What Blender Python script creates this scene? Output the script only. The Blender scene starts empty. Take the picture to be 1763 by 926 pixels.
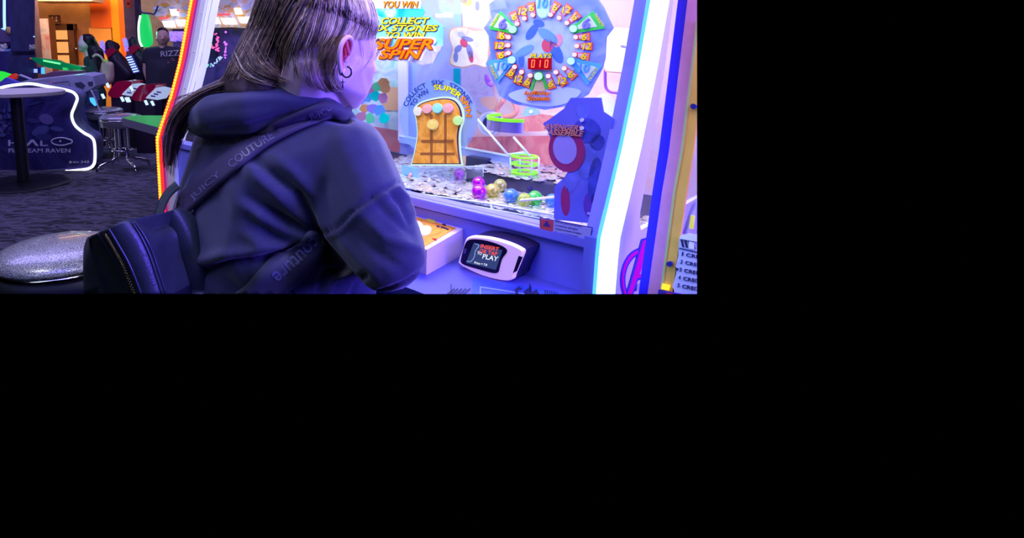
import bpy, bmesh, math, random
from math import sin, cos, pi, radians, atan, sqrt, atan2
from mathutils import Vector, Matrix, Euler, noise
from mathutils.bvhtree import BVHTree
random.seed(7)
S = bpy.context.scene
COL = S.collection

# ------------------------------------------------------------------ camera
FPX, CX, CY, HZ, CAMZ = 1000.0, 600.0, 253.0, 85.0, 1.15
PITCH = atan((CY - HZ) / FPX)
CAM = Vector((0, 0, CAMZ))
FW = Vector((0, cos(PITCH), -sin(PITCH))); UP = Vector((0, sin(PITCH), cos(PITCH))); RT = Vector((1, 0, 0))
cd = bpy.data.cameras.new('camera'); cam = bpy.data.objects.new('camera', cd); COL.objects.link(cam)
cam.location = CAM; cam.rotation_euler = (pi / 2 - PITCH, 0, 0)
cd.sensor_width = 36.0; cd.lens = 36.0 * FPX / 1763.0
cd.shift_x = (881.5 - CX) / 1763.0; cd.shift_y = -(463.0 - CY) / 1763.0
cd.clip_start = 0.02; cd.clip_end = 100
S.camera = cam

# ------------------------------------------------------------------ world, exposure, lights
w = bpy.data.worlds.new('world'); S.world = w; w.use_nodes = True
w.node_tree.nodes['Background'].inputs[0].default_value = (0, 0, 0, 1)
w.node_tree.nodes['Background'].inputs[1].default_value = 0
S.view_settings.view_transform = 'Standard'; S.view_settings.look = 'None'
S.view_settings.exposure = 0.0; S.view_settings.gamma = 1.0; S.view_settings.use_curve_mapping = False
S.cycles.use_denoising = True
S.cycles.max_bounces = 8; S.cycles.transparent_max_bounces = 24
S.cycles.sample_clamp_indirect = 6

A46 = radians(46)
MU = Vector((cos(A46), -sin(A46), 0)); MB_ = Vector((sin(A46), cos(A46), 0))      # along the pusher's front / into it
MO = Vector((-0.80470945, 2.45235882, 0)); MW = 1.88
MROT = Matrix.Translation(MO) @ Matrix.Rotation(-A46, 4, 'Z')

def ray(px, py): return FW + RT * ((px - CX) / FPX) + UP * ((CY - py) / FPX)
def at(px, py, Y):                       # the point seen at that pixel, Y metres away
    r = ray(px, py); return CAM + r * (Y / r.y)
def area(name, loc, target, size, power, color, size_y=None):
    l = bpy.data.lights.new(name, 'AREA'); l.energy = power; l.color = color; l.size = size
    if size_y: l.shape = 'RECTANGLE'; l.size_y = size_y
    o = bpy.data.objects.new(name, l); COL.objects.link(o); o.location = loc
    d = Vector(target) - Vector(loc); o.rotation_euler = d.to_track_quat('-Z', 'Y').to_euler(); return o
def point(name, loc, power, color, r=.05):
    l = bpy.data.lights.new(name, 'POINT'); l.energy = power; l.color = color; l.shadow_soft_size = r
    o = bpy.data.objects.new(name, l); COL.objects.link(o); o.location = loc; return o
A0_ = (.05, 1.15, 1.05)
def ml(s, q, z): return MROT @ Vector((s, q, z))
def ml_(a, b, c): return ml(a, b, c)
# lamps of the hall, with added spots on the player and post
area('hall_ceiling_light', (-1.2, 0.0, 2.9), (-.2, 1.3, 1.0), 1.0, 9, (.48, .52, 1.0))
area('added_spot_light', (.15, .75, 2.35), (-.05, 1.15, 1.25), .5, 5, (1.0, .95, .85))  # added lamp that brightens the player's crown
area('added_spot_light', (-1.5, 1.5, 2.4), ml_(.08, .1, 1.15), .5, 9, (.9, .92, 1.0))  # added lamp aimed at the white post to brighten it
area('hall_ceiling_light', (-3.0, 5.0, 3.2), (-3.0, 5.5, 0), 2.5, 105, (.42, .36, 1.0))
area('hall_ceiling_light', (-1.2, 8.2, 3.2), (-1.6, 9.0, 0), 2.5, 40, (.5, .4, .9))
area('lobby_light', (-4.6, 9.6, 2.35), (-4.6, 10.4, 0.9), 1.2, 75, (1.0, .6, .22))
area('hall_ceiling_light', (-1.6, -.4, 2.2), (-.5, 1.2, .6), .8, 5, (.6, .8, 1.0))
# lamps inside the pusher, in its roof
area('player_fill_light', ml(1.30, .29, 1.60), A0_, .6, 17, (.80, .78, 1.0), .3)  # added lamp, turned outward to brighten the player's face
area('playfield_light', ml(1.25, .38, 1.62), ml(1.25, .5, .8), 1.1, 3.4, (.97, .97, 1.0), .35)
area('playfield_light', ml(.45, .38, 1.62), ml(.45, .5, .8), .8, 3.5, (.8, .9, 1.0), .35)
# unseen lamps added to light the boards, front panels and sleeve
area('board_fill_light', ml(1.45, .13, 1.50), ml(1.4, .45, 1.1), .8, .7, (.95, .95, 1.0), .08)  # added inside the front to lift the dim sign boards
area('board_fill_light', ml(.9, .10, 1.50), ml(1.0, .5, 1.0), .5, 4, (.95, .95, 1.0), .08)
area('sleeve_fill_light', (1.4, .35, 1.25), (.08, 1.0, .8), .6, 85, (.13, .08, 1.0))  # unseen lamp added to turn the near sleeve blue
area('aisle_blue_light', (.9, -.5, 1.6), (.5, 1.2, .7), .8, 6, (.14, .13, 1.0))

area('panel_fill_light', ml(1.45, -.85, 2.15), ml(1.45, .0, .7), 1.7, 24, (.20, .18, 1.0), .7)  # unseen lamp added to flood the front panels with blue
area('side_fill_light', (1.05, .30, 2.15), (.6, 1.2, .9), .45, 16, (.42, .38, 1.0))  # unseen lamp added to brighten the right side panel
point('green_fill_light', at(133, 104, 6.5), 1.2, (.1, 1.0, .3))  # added point light that tints the gun holder's face green
point('marquee_glow', at(255, 55, 7.6), 3, (.2, 1.0, .4))
# ------------------------------------------------------------------ materials
MATS = {}
def mat(name, col, rough=.5, metal=0, emit=0, ecol=None, var=0, vscale=8, bump=0, bscale=60, spec=.22, sheen=0, alpha=None, trans=0, coat=0):
    if name in MATS: return MATS[name]
    m = bpy.data.materials.new(name); m.use_nodes = True; nt = m.node_tree; b = nt.nodes['Principled BSDF']
    b.inputs['Base Color'].default_value = (*col, 1); b.inputs['Roughness'].default_value = rough
    b.inputs['Metallic'].default_value = metal; b.inputs['Specular IOR Level'].default_value = spec
    if sheen: b.inputs['Sheen Weight'].default_value = sheen
    if coat: b.inputs['Coat Weight'].default_value = coat
    if trans: b.inputs['Transmission Weight'].default_value = trans
    if emit:
        b.inputs['Emission Color'].default_value = (*(ecol or col), 1); b.inputs['Emission Strength'].default_value = emit
    tc = nt.nodes.new('ShaderNodeTexCoord')
    if var:
        n = nt.nodes.new('ShaderNodeTexNoise'); n.inputs['Scale'].default_value = vscale; n.inputs['Detail'].default_value = 4
        nt.links.new(tc.outputs['Object'], n.inputs['Vector'])
        r = nt.nodes.new('ShaderNodeValToRGB'); r.color_ramp.elements[0].position = .35; r.color_ramp.elements[1].position = .65
        r.color_ramp.elements[0].color = (*[c * (1 - var) for c in col], 1)
        r.color_ramp.elements[1].color = (*[min(1, c * (1 + var)) for c in col], 1)
        nt.links.new(n.outputs['Fac'], r.inputs[0]); nt.links.new(r.outputs[0], b.inputs['Base Color'])
    if bump:
        n2 = nt.nodes.new('ShaderNodeTexNoise'); n2.inputs['Scale'].default_value = bscale; n2.inputs['Detail'].default_value = 3
        nt.links.new(tc.outputs['Object'], n2.inputs['Vector'])
        bp = nt.nodes.new('ShaderNodeBump'); bp.inputs['Strength'].default_value = bump; bp.inputs['Distance'].default_value = .01
        nt.links.new(n2.outputs['Fac'], bp.inputs['Height']); nt.links.new(bp.outputs[0], b.inputs['Normal'])
    if alpha is not None:
        b.inputs['Alpha'].default_value = alpha
    MATS[name] = m; return m
def glow(name, col, s):                  # things that give off light
    return mat(name, (0.02, 0.02, 0.02), .5, emit=s, ecol=col)
def glassy(name, tint=(1, 1, 1), gloss=.08, rough=.02, fill=None, fa=0):
    """thin clear sheet: lets light straight through, mirrors a little, optionally milky"""
    if name in MATS: return MATS[name]
    m = bpy.data.materials.new(name); m.use_nodes = True; nt = m.node_tree; nt.nodes.clear()
    out = nt.nodes.new('ShaderNodeOutputMaterial'); t = nt.nodes.new('ShaderNodeBsdfTransparent'); g = nt.nodes.new('ShaderNodeBsdfGlossy')
    t.inputs[0].default_value = (*tint, 1); g.inputs['Roughness'].default_value = rough
    mx = nt.nodes.new('ShaderNodeMixShader'); lw = nt.nodes.new('ShaderNodeLayerWeight'); lw.inputs[0].default_value = .5
    pw = nt.nodes.new('ShaderNodeMath'); pw.operation = 'POWER'; pw.inputs[1].default_value = 4
    mul = nt.nodes.new('ShaderNodeMath'); mul.operation = 'MULTIPLY_ADD'; mul.inputs[1].default_value = .3; mul.inputs[2].default_value = gloss * .1
    mul.use_clamp = True
    nt.links.new(lw.outputs['Facing'], pw.inputs[0]); nt.links.new(pw.outputs[0], mul.inputs[0])
    nt.links.new(mul.outputs[0], mx.inputs[0]); nt.links.new(t.outputs[0], mx.inputs[1]); nt.links.new(g.outputs[0], mx.inputs[2])
    last = mx
    if fill:
        d = nt.nodes.new('ShaderNodeBsdfDiffuse'); d.inputs[0].default_value = (*fill, 1)
        m2 = nt.nodes.new('ShaderNodeMixShader'); m2.inputs[0].default_value = fa
        nt.links.new(mx.outputs[0], m2.inputs[1]); nt.links.new(d.outputs[0], m2.inputs[2]); last = m2
    nt.links.new(last.outputs[0], out.inputs[0]); MATS[name] = m; return m
def mottled(name, cols, scale=6, rough=.6, detail=3, dist=1.5, stretch=(1, 1, 1), emit=0):
    """printed artwork: soft patches of the given colours"""
    if name in MATS: return MATS[name]
    m = bpy.data.materials.new(name); m.use_nodes = True; nt = m.node_tree; b = nt.nodes['Principled BSDF']
    b.inputs['Roughness'].default_value = rough; b.inputs['Specular IOR Level'].default_value = .15
    tc = nt.nodes.new('ShaderNodeTexCoord'); mp = nt.nodes.new('ShaderNodeMapping'); mp.inputs['Scale'].default_value = stretch
    n = nt.nodes.new('ShaderNodeTexNoise'); n.inputs['Scale'].default_value = scale; n.inputs['Detail'].default_value = detail
    n.inputs['Distortion'].default_value = dist
    r = nt.nodes.new('ShaderNodeValToRGB'); cr = r.color_ramp
    k = len(cols)
    while len(cr.elements) < k: cr.elements.new(.5)
    for i, c in enumerate(cols):
        cr.elements[i].position = .28 + .44 * i / max(1, k - 1); cr.elements[i].color = (*c, 1)
    nt.links.new(tc.outputs['Object'], mp.inputs[0]); nt.links.new(mp.outputs[0], n.inputs['Vector'])
    nt.links.new(n.outputs['Fac'], r.inputs[0]); nt.links.new(r.outputs[0], b.inputs['Base Color'])
    if emit:
        nt.links.new(r.outputs[0], b.inputs['Emission Color']); b.inputs['Emission Strength'].default_value = emit
    MATS[name] = m; return m

# ------------------------------------------------------------------ object helpers
def tag(o, label=None, cat=None, group=None, kind=None):
    if label: o['label'] = label
    if cat: o['category'] = cat
    if group: o['group'] = group
    if kind: o['kind'] = kind
    return o
def empty(name, loc, rz=0, **k):
    o = bpy.data.objects.new(name, None); COL.objects.link(o); o.location = loc; o.rotation_euler = (0, 0, rz)
    o.empty_display_size = .05; return tag(o, **k)
def wmat(o):
    m = Matrix.LocRotScale(o.location, o.rotation_euler, o.scale)
    return wmat(o.parent) @ m if o.parent else m

class MB:
    """collects geometry in world coordinates; build() links it as ONE mesh object under its parent"""
    def __init__(s): s.v = []; s.f = []; s.mi = []; s.mats = []; s.sm = []
    def m(s, material):
        if material not in s.mats: s.mats.append(material)
        return s.mats.index(material)
    def add(s, vs, fs, material, smooth=False):
        k = len(s.v); i = s.m(material); s.v += [Vector(v) for v in vs]
        for f in fs: s.f.append([k + j for j in f]); s.mi.append(i); s.sm.append(smooth)
        return s
    def bm(s, b, material, M=None, smooth=False):
        b.verts.index_update(); b.verts.ensure_lookup_table()
        vs = [(M @ v.co) if M else v.co.copy() for v in b.verts]
        s.add(vs, [[v.index for v in f.verts] for f in b.faces], material, smooth); b.free(); return s
    def box(s, c, size, material, M=None, bev=0, seg=2):
        b = bmesh.new(); bmesh.ops.create_cube(b, size=1)
        for v in b.verts: v.co = Vector((v.co.x * size[0] + c[0], v.co.y * size[1] + c[1], v.co.z * size[2] + c[2]))
        if bev: bmesh.ops.bevel(b, geom=b.edges[:], offset=bev, segments=seg, affect='EDGES', profile=.5)
        return s.bm(b, material, M, smooth=False)
    def hexa(s, P, material):            # 8 corners: bottom 4, top 4
        return s.add(P, [(3, 2, 1, 0), (4, 5, 6, 7), (0, 1, 5, 4), (1, 2, 6, 5), (2, 3, 7, 6), (3, 0, 4, 7)], material)
    def slab(s, pts, back, material, side=None):
        """outline pts (world) pushed by vector back"""
        n = len(pts); vs = list(pts) + [Vector(p) + back for p in pts]
        s.add(vs, [list(range(n))], material)
        s.add(vs, [list(range(2 * n - 1, n - 1, -1))] + [[i, i + n, (i + 1) % n + n, (i + 1) % n] for i in range(n)], side or material)
        return s
    def tube(s, pts, r, material, seg=8, closed=False, cap=True, smooth=True, flat=1.0):
        pts = [Vector(p) for p in pts]; n = len(pts)
        if n < 2: return s
        rr = r if isinstance(r, (list, tuple)) else [r] * n
        vs = []; prev = None
        for i, p in enumerate(pts):
            a = pts[(i - 1) % n] if (i or closed) else p; c = pts[(i + 1) % n] if (i < n - 1 or closed) else p
            t = (c - a)
            t = t.normalized() if t.length > 1e-9 else Vector((0, 0, 1))
            if prev is None:
                x = t.orthogonal().normalized()
            else:
                x = prev - t * prev.dot(t); x = x.normalized() if x.length > 1e-9 else t.orthogonal().normalized()
            prev = x; y = t.cross(x)
            for k in range(seg):
                an = 2 * pi * k / seg; vs.append(p + x * cos(an) * rr[i] + y * sin(an) * rr[i] * flat)
        fs = []
        for i in range(n if closed else n - 1):
            for k in range(seg):
                a = i * seg + k; b = i * seg + (k + 1) % seg; j = (i + 1) % n * seg
                fs.append((a, b, j + (k + 1) % seg, j + k))
        if cap and not closed: fs += [list(range(seg))[::-1], [(n - 1) * seg + k for k in range(seg)]]
        return s.add(vs, fs, material, smooth)
    def lathe(s, prof, c, material, seg=32, M=None, smooth=True, a0=0, a1=2 * pi):
        """prof: (r,z) list around vertical axis at c"""
        vs = []; full = abs(a1 - a0 - 2 * pi) < 1e-6; ns = seg if full else seg + 1
        for r, z in prof:
            for k in range(ns):
                an = a0 + (a1 - a0) * k / seg; v = Vector((c[0] + r * cos(an), c[1] + r * sin(an), c[2] + z)); vs.append(M @ v if M else v)
        fs = []
        for i in range(len(prof) - 1):
            for k in range(seg):
                k2 = (k + 1) % ns; a = i * ns + k; b = i * ns + k2
                fs.append((a, b, b + ns, a + ns))
        return s.add(vs, fs, material, smooth)
    def ball(s, c, r, material, sub=3, M=None, smooth=True):
        b = bmesh.new(); bmesh.ops.create_icosphere(b, subdivisions=sub, radius=1)
        rr = (r, r, r) if isinstance(r, (int, float)) else r
        for v in b.verts:
            v.co = Vector((v.co.x * rr[0], v.co.y * rr[1], v.co.z * rr[2]))
            if M: v.co = M @ v.co
            v.co += Vector(c)
        return s.bm(b, material, smooth=smooth)
    def build(s, name, parent=None, **k):
        me = bpy.data.meshes.new(name); W = wmat(parent).inverted() if parent else None
        me.from_pydata([(W @ v) if W else v for v in s.v], [], s.f)
        for m in s.mats: me.materials.append(m)
        me.polygons.foreach_set('material_index', s.mi); me.polygons.foreach_set('use_smooth', s.sm); me.update()
        o = bpy.data.objects.new(name, me); COL.objects.link(o)
        if parent: o.parent = parent
        return tag(o, **k)
def recenter(o, loc):
    """move a top-level mesh's origin to loc"""
    o.data.transform(Matrix.Translation(-Vector(loc))); o.location = loc; return o

# ------------------------------------------------------------------ placing by sight line
def onz(px, py, z):
    r = ray(px, py); return CAM + r * ((z - CAMZ) / r.z)
def proj(P):
    v = Vector(P) - CAM; d = v.dot(FW); return CX + FPX * v.dot(RT) / d, CY - FPX * v.dot(UP) / d
class Pl:
    """a plane in the room: m(px,py,h) is its point on that sight line, raised h towards the room side"""
    def __init__(s, P, n):
        s.P = Vector(P); s.n = Vector(n).normalized()
        if (CAM - s.P).dot(s.n) < 0: s.n = -s.n
    def m(s, px, py, h=0):
        r = ray(px, py); t = (s.P - CAM).dot(s.n) / r.dot(s.n); return CAM + r * t + s.n * h
def mq(q): return Pl(MO + MB_ * q, -MB_)          # planes of the pusher: depth q behind its front
def ms(sv): return Pl(MO + MU * sv, MU)           # cross planes at width s
def FACE(Y): return Pl((0, Y, 0), (0, -1, 0))     # planes facing the aisle

_tc = {}
def text_mesh(body, shear=0, fat=0, ext=.5):
    key = (body, shear, fat, ext)
    if key in _tc: return _tc[key]
    c = bpy.data.curves.new('t', 'FONT'); c.body = body; c.size = 1; c.shear = shear; c.offset = fat; c.extrude = ext
    c.align_x = 'LEFT'; c.resolution_u = 3
    o = bpy.data.objects.new('t', c); COL.objects.link(o)
    me = bpy.data.meshes.new_from_object(o.evaluated_get(bpy.context.evaluated_depsgraph_get()))
    vs = [v.co.copy() for v in me.vertices]; fs = [list(p.vertices) for p in me.polygons]
    bpy.data.objects.remove(o); bpy.data.curves.remove(c); bpy.data.meshes.remove(me)
    _tc[key] = (vs, fs); return vs, fs
def tbounds(body, shear):
    vs, _ = text_mesh(body, shear, 0, .5)
    return min(v.x for v in vs), max(v.x for v in vs), min(v.y for v in vs), max(v.y for v in vs)
def text(mb, pl, body, cx, cy, wpx, hpx, material, ang=0, h=.002, th=.0015, shear=0, outline=None, fat=.04, bend=None, base=0.0):
    """lettering on plane pl, its box centred on pixel (cx,cy), wpx by hpx, turned by ang (degrees, clockwise)"""
    x0, x1, y0, y1 = tbounds(body, shear)
    ca, sa = cos(radians(ang)), sin(radians(ang))
    def put(vs, hh, t):
        out = []
        for v in vs:
            x = ((v.x - x0) / (x1 - x0) - .5) * wpx; y = -((v.y - y0) / (y1 - y0) - .5) * hpx
            if bend: X, Y = bend(x, y)
            else: X, Y = cx + x * ca - y * sa, cy + x * sa + y * ca
            out.append(pl.m(X, Y, hh + (t if v.z > 0 else 0)))
        return out
    if outline:
        vs, fs = text_mesh(body, shear, fat); mb.add(put(vs, base, h), fs, outline); base += h
    vs, fs = text_mesh(body, shear, base * 0 + .02 if outline else 0.008); mb.add(put(vs, base, th), fs, material)
    return mb
def poly(mb, pl, pts, material, h=0, th=.003, side=None):
    P = [pl.m(x, y, h + th) for x, y in pts]; return mb.slab(P, -pl.n * th, material, side)
def disc(mb, pl, cx, cy, rx, ry, material, h=0, th=.002, ang=0, n=28, side=None):
    ca, sa = cos(radians(ang)), sin(radians(ang))
    return poly(mb, pl, [(cx + rx * cos(t) * ca - ry * sin(t) * sa, cy + rx * cos(t) * sa + ry * sin(t) * ca) for t in [2 * pi * i / n for i in range(n)]], material, h, th, side)
def spline(pts, n=8, closed=False):
    out = []; N = len(pts)
    P = [Vector(p) if len(p) > 2 else Vector((*p, 0)) for p in pts]
    for i in range(N if closed else N - 1):
        p0 = P[(i - 1) % N] if (closed or i) else P[0]; p1 = P[i]; p2 = P[(i + 1) % N]
        p3 = P[(i + 2) % N] if (closed or i + 2 < N) else P[-1]
        for k in range(n):
            t = k / n
            out.append(.5 * ((2 * p1) + (p2 - p0) * t + (2 * p0 - 5 * p1 + 4 * p2 - p3) * t * t + (3 * p1 - p0 - 3 * p2 + p3) * t ** 3))
    if not closed: out.append(P[-1].copy())
    return out
def sp2(pts, n=8, closed=False): return [(p.x, p.y) for p in spline(pts, n, closed)]
def copy_tree(o, parent=None):
    c = o.copy(); COL.objects.link(c); c.parent = parent
    for ch in list(o.children): copy_tree(ch, c)
    return c
def convert(mb_obj_list): pass
# ================================================================== THE SETTING
def floor_mat():
    m = bpy.data.materials.new('carpet'); m.use_nodes = True; nt = m.node_tree; b = nt.nodes['Principled BSDF']; b.inputs['Roughness'].default_value = .95
    tc = nt.nodes.new('ShaderNodeTexCoord'); mp = nt.nodes.new('ShaderNodeMapping'); mp.inputs['Scale'].default_value = (1, 3.0, 1); mp.inputs['Rotation'].default_value = (0, 0, .5)
    n = nt.nodes.new('ShaderNodeTexNoise'); n.inputs['Scale'].default_value = 5; n.inputs['Detail'].default_value = 4; n.inputs['Distortion'].default_value = 2.2
    r = nt.nodes.new('ShaderNodeValToRGB'); r.color_ramp.elements[0].position = .44; r.color_ramp.elements[0].color = (.03, .03, .045, 1)
    r.color_ramp.elements[1].position = .52; r.color_ramp.elements[1].color = (.16, .15, .22, 1)
    n2 = nt.nodes.new('ShaderNodeTexNoise'); n2.inputs['Scale'].default_value = 260
    mx = nt.nodes.new('ShaderNodeMix'); mx.data_type = 'RGBA'; mx.blend_type = 'MULTIPLY'; mx.inputs[0].default_value = .7
    nt.links.new(tc.outputs['Object'], mp.inputs[0]); nt.links.new(mp.outputs[0], n.inputs['Vector']); nt.links.new(n.outputs['Fac'], r.inputs[0])
    nt.links.new(tc.outputs['Object'], n2.inputs['Vector']); nt.links.new(r.outputs[0], mx.inputs[6]); nt.links.new(n2.outputs['Color'], mx.inputs[7])
    nt.links.new(mx.outputs[2], b.inputs['Base Color'])
    bp = nt.nodes.new('ShaderNodeBump'); bp.inputs['Strength'].default_value = .5; bp.inputs['Distance'].default_value = .01
    nt.links.new(n2.outputs['Fac'], bp.inputs['Height']); nt.links.new(bp.outputs[0], b.inputs['Normal']); return m
CARPET = floor_mat()
b = MB(); b.box((-3, -3.5, 1.5), (14, .1, 3.2), mat('rear_wall', (.05, .045, .12), .8)); b.build('wall_rear', kind='structure')
b = MB(); b.box((0, 6, -.05), (14, 14, .1), CARPET); b.build('floor', kind='structure')
beige = mat('painted_wall', (.62, .29, .12), .8, var=.08); bluewall = mat('blue_wall', (.06, .05, .2), .8, var=.2)
orange = mat('orange_panel', (.95, .16, .02), .6); orange2 = mat('amber_panel', (.95, .42, .1), .6); darkcol = mat('dark_column', (.10, .07, .14), .7, var=.2)
wood = mat('dark_wood', (.13, .05, .025), .5, var=.3, vscale=3); grey = mat('grey_wall', (.22, .2, .27), .8, var=.1)
YB = 11.0
def wallbox(mb, x0, x1, y0, y1, Y, th, m):
    P = FACE(Y); rw = min(max(y0, 20) + 30, (y0 + y1) / 2); a = P.m(x0, rw); c = P.m(x1, rw); a.z = P.m(x0, y1).z; c.z = P.m(x1, y0).z
    return mb.box(((a.x + c.x) / 2, Y + th / 2, (a.z + c.z) / 2), (c.x - a.x, th, c.z - a.z), m)
def fz(px, Y): return FACE(Y).m(px, 100).x
b = MB(); x0 = -11; b.box(((x0 + fz(58, YB)) / 2, YB + .1, 1.6), (fz(58, YB) - x0, .2, 3.4), bluewall); b.build('wall_left', kind='structure')
b = MB(); b.box(((fz(58, YB) + fz(155, YB)) / 2, YB + .35, 1.6), (fz(155, YB) - fz(58, YB), .1, 3.4), beige); b.build('wall_lobby', kind='structure')
b = MB(); b.box(((fz(155, YB) + 3.0) / 2, YB + .25, 1.6), (3.0 - fz(155, YB), .2, 3.4), grey); b.build('wall_back', kind='structure')
b = MB(); wallbox(b, 155, 193, -10, 48, YB, .2, orange); wallbox(b, 155, 193, 48, 260, YB + .02, .18, orange2)
wallbox(b, 193, 208, -10, 260, YB - .05, .2, mat('amber_trim', (.8, .38, .02), .6)); wallbox(b, 206, 216, -10, 260, YB - .1, .2, orange)
b.build('trim_1', kind='structure')
b = MB(); wallbox(b, 215, 234, -12, 260, 9.6, .3, darkcol); wallbox(b, 30, 58, -12, 260, 9.4, .2, darkcol); b.build('trim_2', kind='structure')
b = MB(); wallbox(b, 58, 158, -14, 2, 10.2, .5, mat('lobby_soffit', (.9, .7, .5), .6)); b.build('ceiling', kind='structure')
# door with three glazed panes
d = MB(); Y = 10.9
wallbox(d, 82, 128, 41, 52, Y, .12, wood); wallbox(d, 117, 128, 41, 260, Y, .12, wood); wallbox(d, 82, 86, 52, 260, Y, .12, wood)
for yy in (68, 91, 117): wallbox(d, 84, 118, yy, yy + 4, Y, .1, wood)
door = d.build('door_1', kind='structure')
d = MB(); wallbox(d, 85, 118, 46, 250, Y + .06, .02, glow('lit_frosted_glass', (1.0, .42, .12), 1.0)); d.build('glass_pane', door)
d = MB(); d.tube([FACE(Y - .06).m(127, 84), FACE(Y - .06).m(133, 84)], .02, mat('steel', (.7, .7, .7), .3, 1)); d.build('door_handle', door)
t = empty('restroom_sign', FACE(10.8).m(93, 32), label='small brown restroom sign with two pale figures above the glazed door', cat='sign')
b = MB(); wallbox(b, 84, 102, 26, 39, 10.8, .05, wood); b.build('sign_board', t)
b = MB(); pm = mat('pale_print', (.75, .55, .35), .6); P = FACE(10.79)
for x in (90, 97):
    disc(b, P, x, 30, 1.2, 1.2, pm); poly(b, P, [(x - 1.8, 37), (x, 31.5), (x + 1.8, 37)], pm)
b.build('pictogram', t)
t = empty('column_sign', FACE(9.4).m(221, 6), label='small red sign with a letter M high on the orange column', cat='sign')
b = MB(); wallbox(b, 217, 225, -2, 13, 9.4, .03, mat('sign_red', (.75, .07, .04), .6)); b.build('sign_board', t)
b = MB(); text(b, FACE(9.39), 'M', 221, 6, 4, 5, mat('sign_dark', (.1, .02, .03), .6)); b.build('lettering', t)
t = empty('display_stand', FACE(10.2).m(76, 200), label='tall narrow poster stand in lavender and red beside the glazed door', cat='stand')
b = MB(); wallbox(b, 62, 84, 30, 250, 10.2, .25, wood); b.build('stand_body', t)
b = MB(); wallbox(b, 69, 84, 32, 245, 10.17, .03, mottled('poster', [(.35, .35, .6), (.6, .5, .65), (.5, .1, .12)], 3)); b.build('poster', t)

# ================================================================== THE COIN PUSHER
pusher = empty('coin_pusher', MO, -A46, label='large coin pusher arcade machine with glass front between neon strips, player seated before it', cat='arcade machine')
def MBm(): return MB()
white_pl = mat('white_plastic', (.85, .84, .90), .35, var=.03, vscale=2, coat=.3)
blue_pl = mat('blue_plastic', (.24, .24, .90), .4, var=.05, vscale=2)
darkseam = mat('dark_seam', (.02, .02, .08), .6)
PROF = [(.0, 0), (.78, 0), (.85, .031), (.955, .075), (1.1, .124), (1.25, .162), (1.45, .215), (1.7, .28)]
def pq(z):
    for (z0, q0), (z1, q1) in zip(PROF, PROF[1:]):
        if z <= z1: return q0 + (q1 - q0) * (z - z0) / (z1 - z0)
    return PROF[-1][1]
def prof_strip(mb, s0, s1, z0, z1, dq0, dq1, material, n=28):
    """bar following the curved front, from width s0 to s1, from dq0 in front to dq1 behind the front face"""
    zs = [z0 + (z1 - z0) * i / n for i in range(n + 1)]
    vs = []
    for z in zs:
        q = pq(z)
        vs += [ml(s0, q + dq0, z), ml(s1, q + dq0, z), ml(s1, q + dq1, z), ml(s0, q + dq1, z)]
    fs = [(3, 2, 1, 0), (4 * n, 4 * n + 1, 4 * n + 2, 4 * n + 3)]
    for i in range(n):
        for k in range(4): fs.append((4 * i + k, 4 * i + (k + 1) % 4, 4 * i + 4 + (k + 1) % 4, 4 * i + 4 + k))
    return mb.add(vs, fs, material)
def mbox(mb, s0, s1, q0, q1, z0, z1, m, bev=0):
    return mb.box(((s0 + s1) / 2, (q0 + q1) / 2, (z0 + z1) / 2), (s1 - s0, q1 - q0, z1 - z0), m, M=MROT, bev=bev)
DEEP = .95
# cabinet: base, back, right side with window hole, sills
b = MB()
mbox(b, 0.0, 1.045, .012, .03, .02, .747, blue_pl)                       # front apron
mbox(b, 1.045, MW, .012, .03, .02, .747, blue_pl)
mbox(b, .0, MW, -.0, .05, .752, .776, blue_pl, .004)                  # sill under the glass
mbox(b, .0, MW, .03, DEEP, .02, .50, blue_pl)                        # body below the playfield
b.build('cabinet', pusher)
b = MB(); prof_strip(b, MW - .036, MW, .05, 1.62, 0, .05, blue_pl); b.build('front_frame', pusher)
b = MB(); prof_strip(b, .034, .062, .05, 1.62, 0, .05, mat('lavender_trim', (.5, .5, .9), .4)); prof_strip(b, .062, .125, .05, 1.62, -.004, .05, mat('white_enamel', (.93, .93, .96), .35)); prof_strip(b, .012, .034, .05, 1.62, 0, .05, mat('purple_trim', (.16, .05, .5), .4))
b.build('front_frame', pusher, label='white front post with lavender and purple edge')
b = MB(); prof_strip(b, .075, .115, .785, 1.6, -.010, -.004, mat('white_enamel', (.8, .8, .86), .35)); b.build('post_cover', pusher)
for yb in (25, 88, 152):
    P = mq(pq(1.2)); 
    z = {25: 1.30, 88: 1.14, 152: .99}[yb]; c = ml(.10, pq(z) - .012, z); bolt = MB(); bolt.ball(c, .0035, mat('steel', (.7, .7, .7), .3, 1), 2); bolt.build('screw', pusher)
# side panel at the right with its window
sp = ms(MW)
def side_q(z): return pq(z)
b = MB()
edge = [ml(MW, pq(z) + .0, z) for z in [.05 + i * .06 for i in range(27)]]
win = [sp.m(*p) for p in [(1101, 389), (1101, 372), (1106, 345), (1114, 300), (1122, 250), (1134, 180), (1144, 120), (1152, 60), (1160, 0), (1166, -60)]]
top = ml(MW, pq(1.61) + .1, 1.61)
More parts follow.
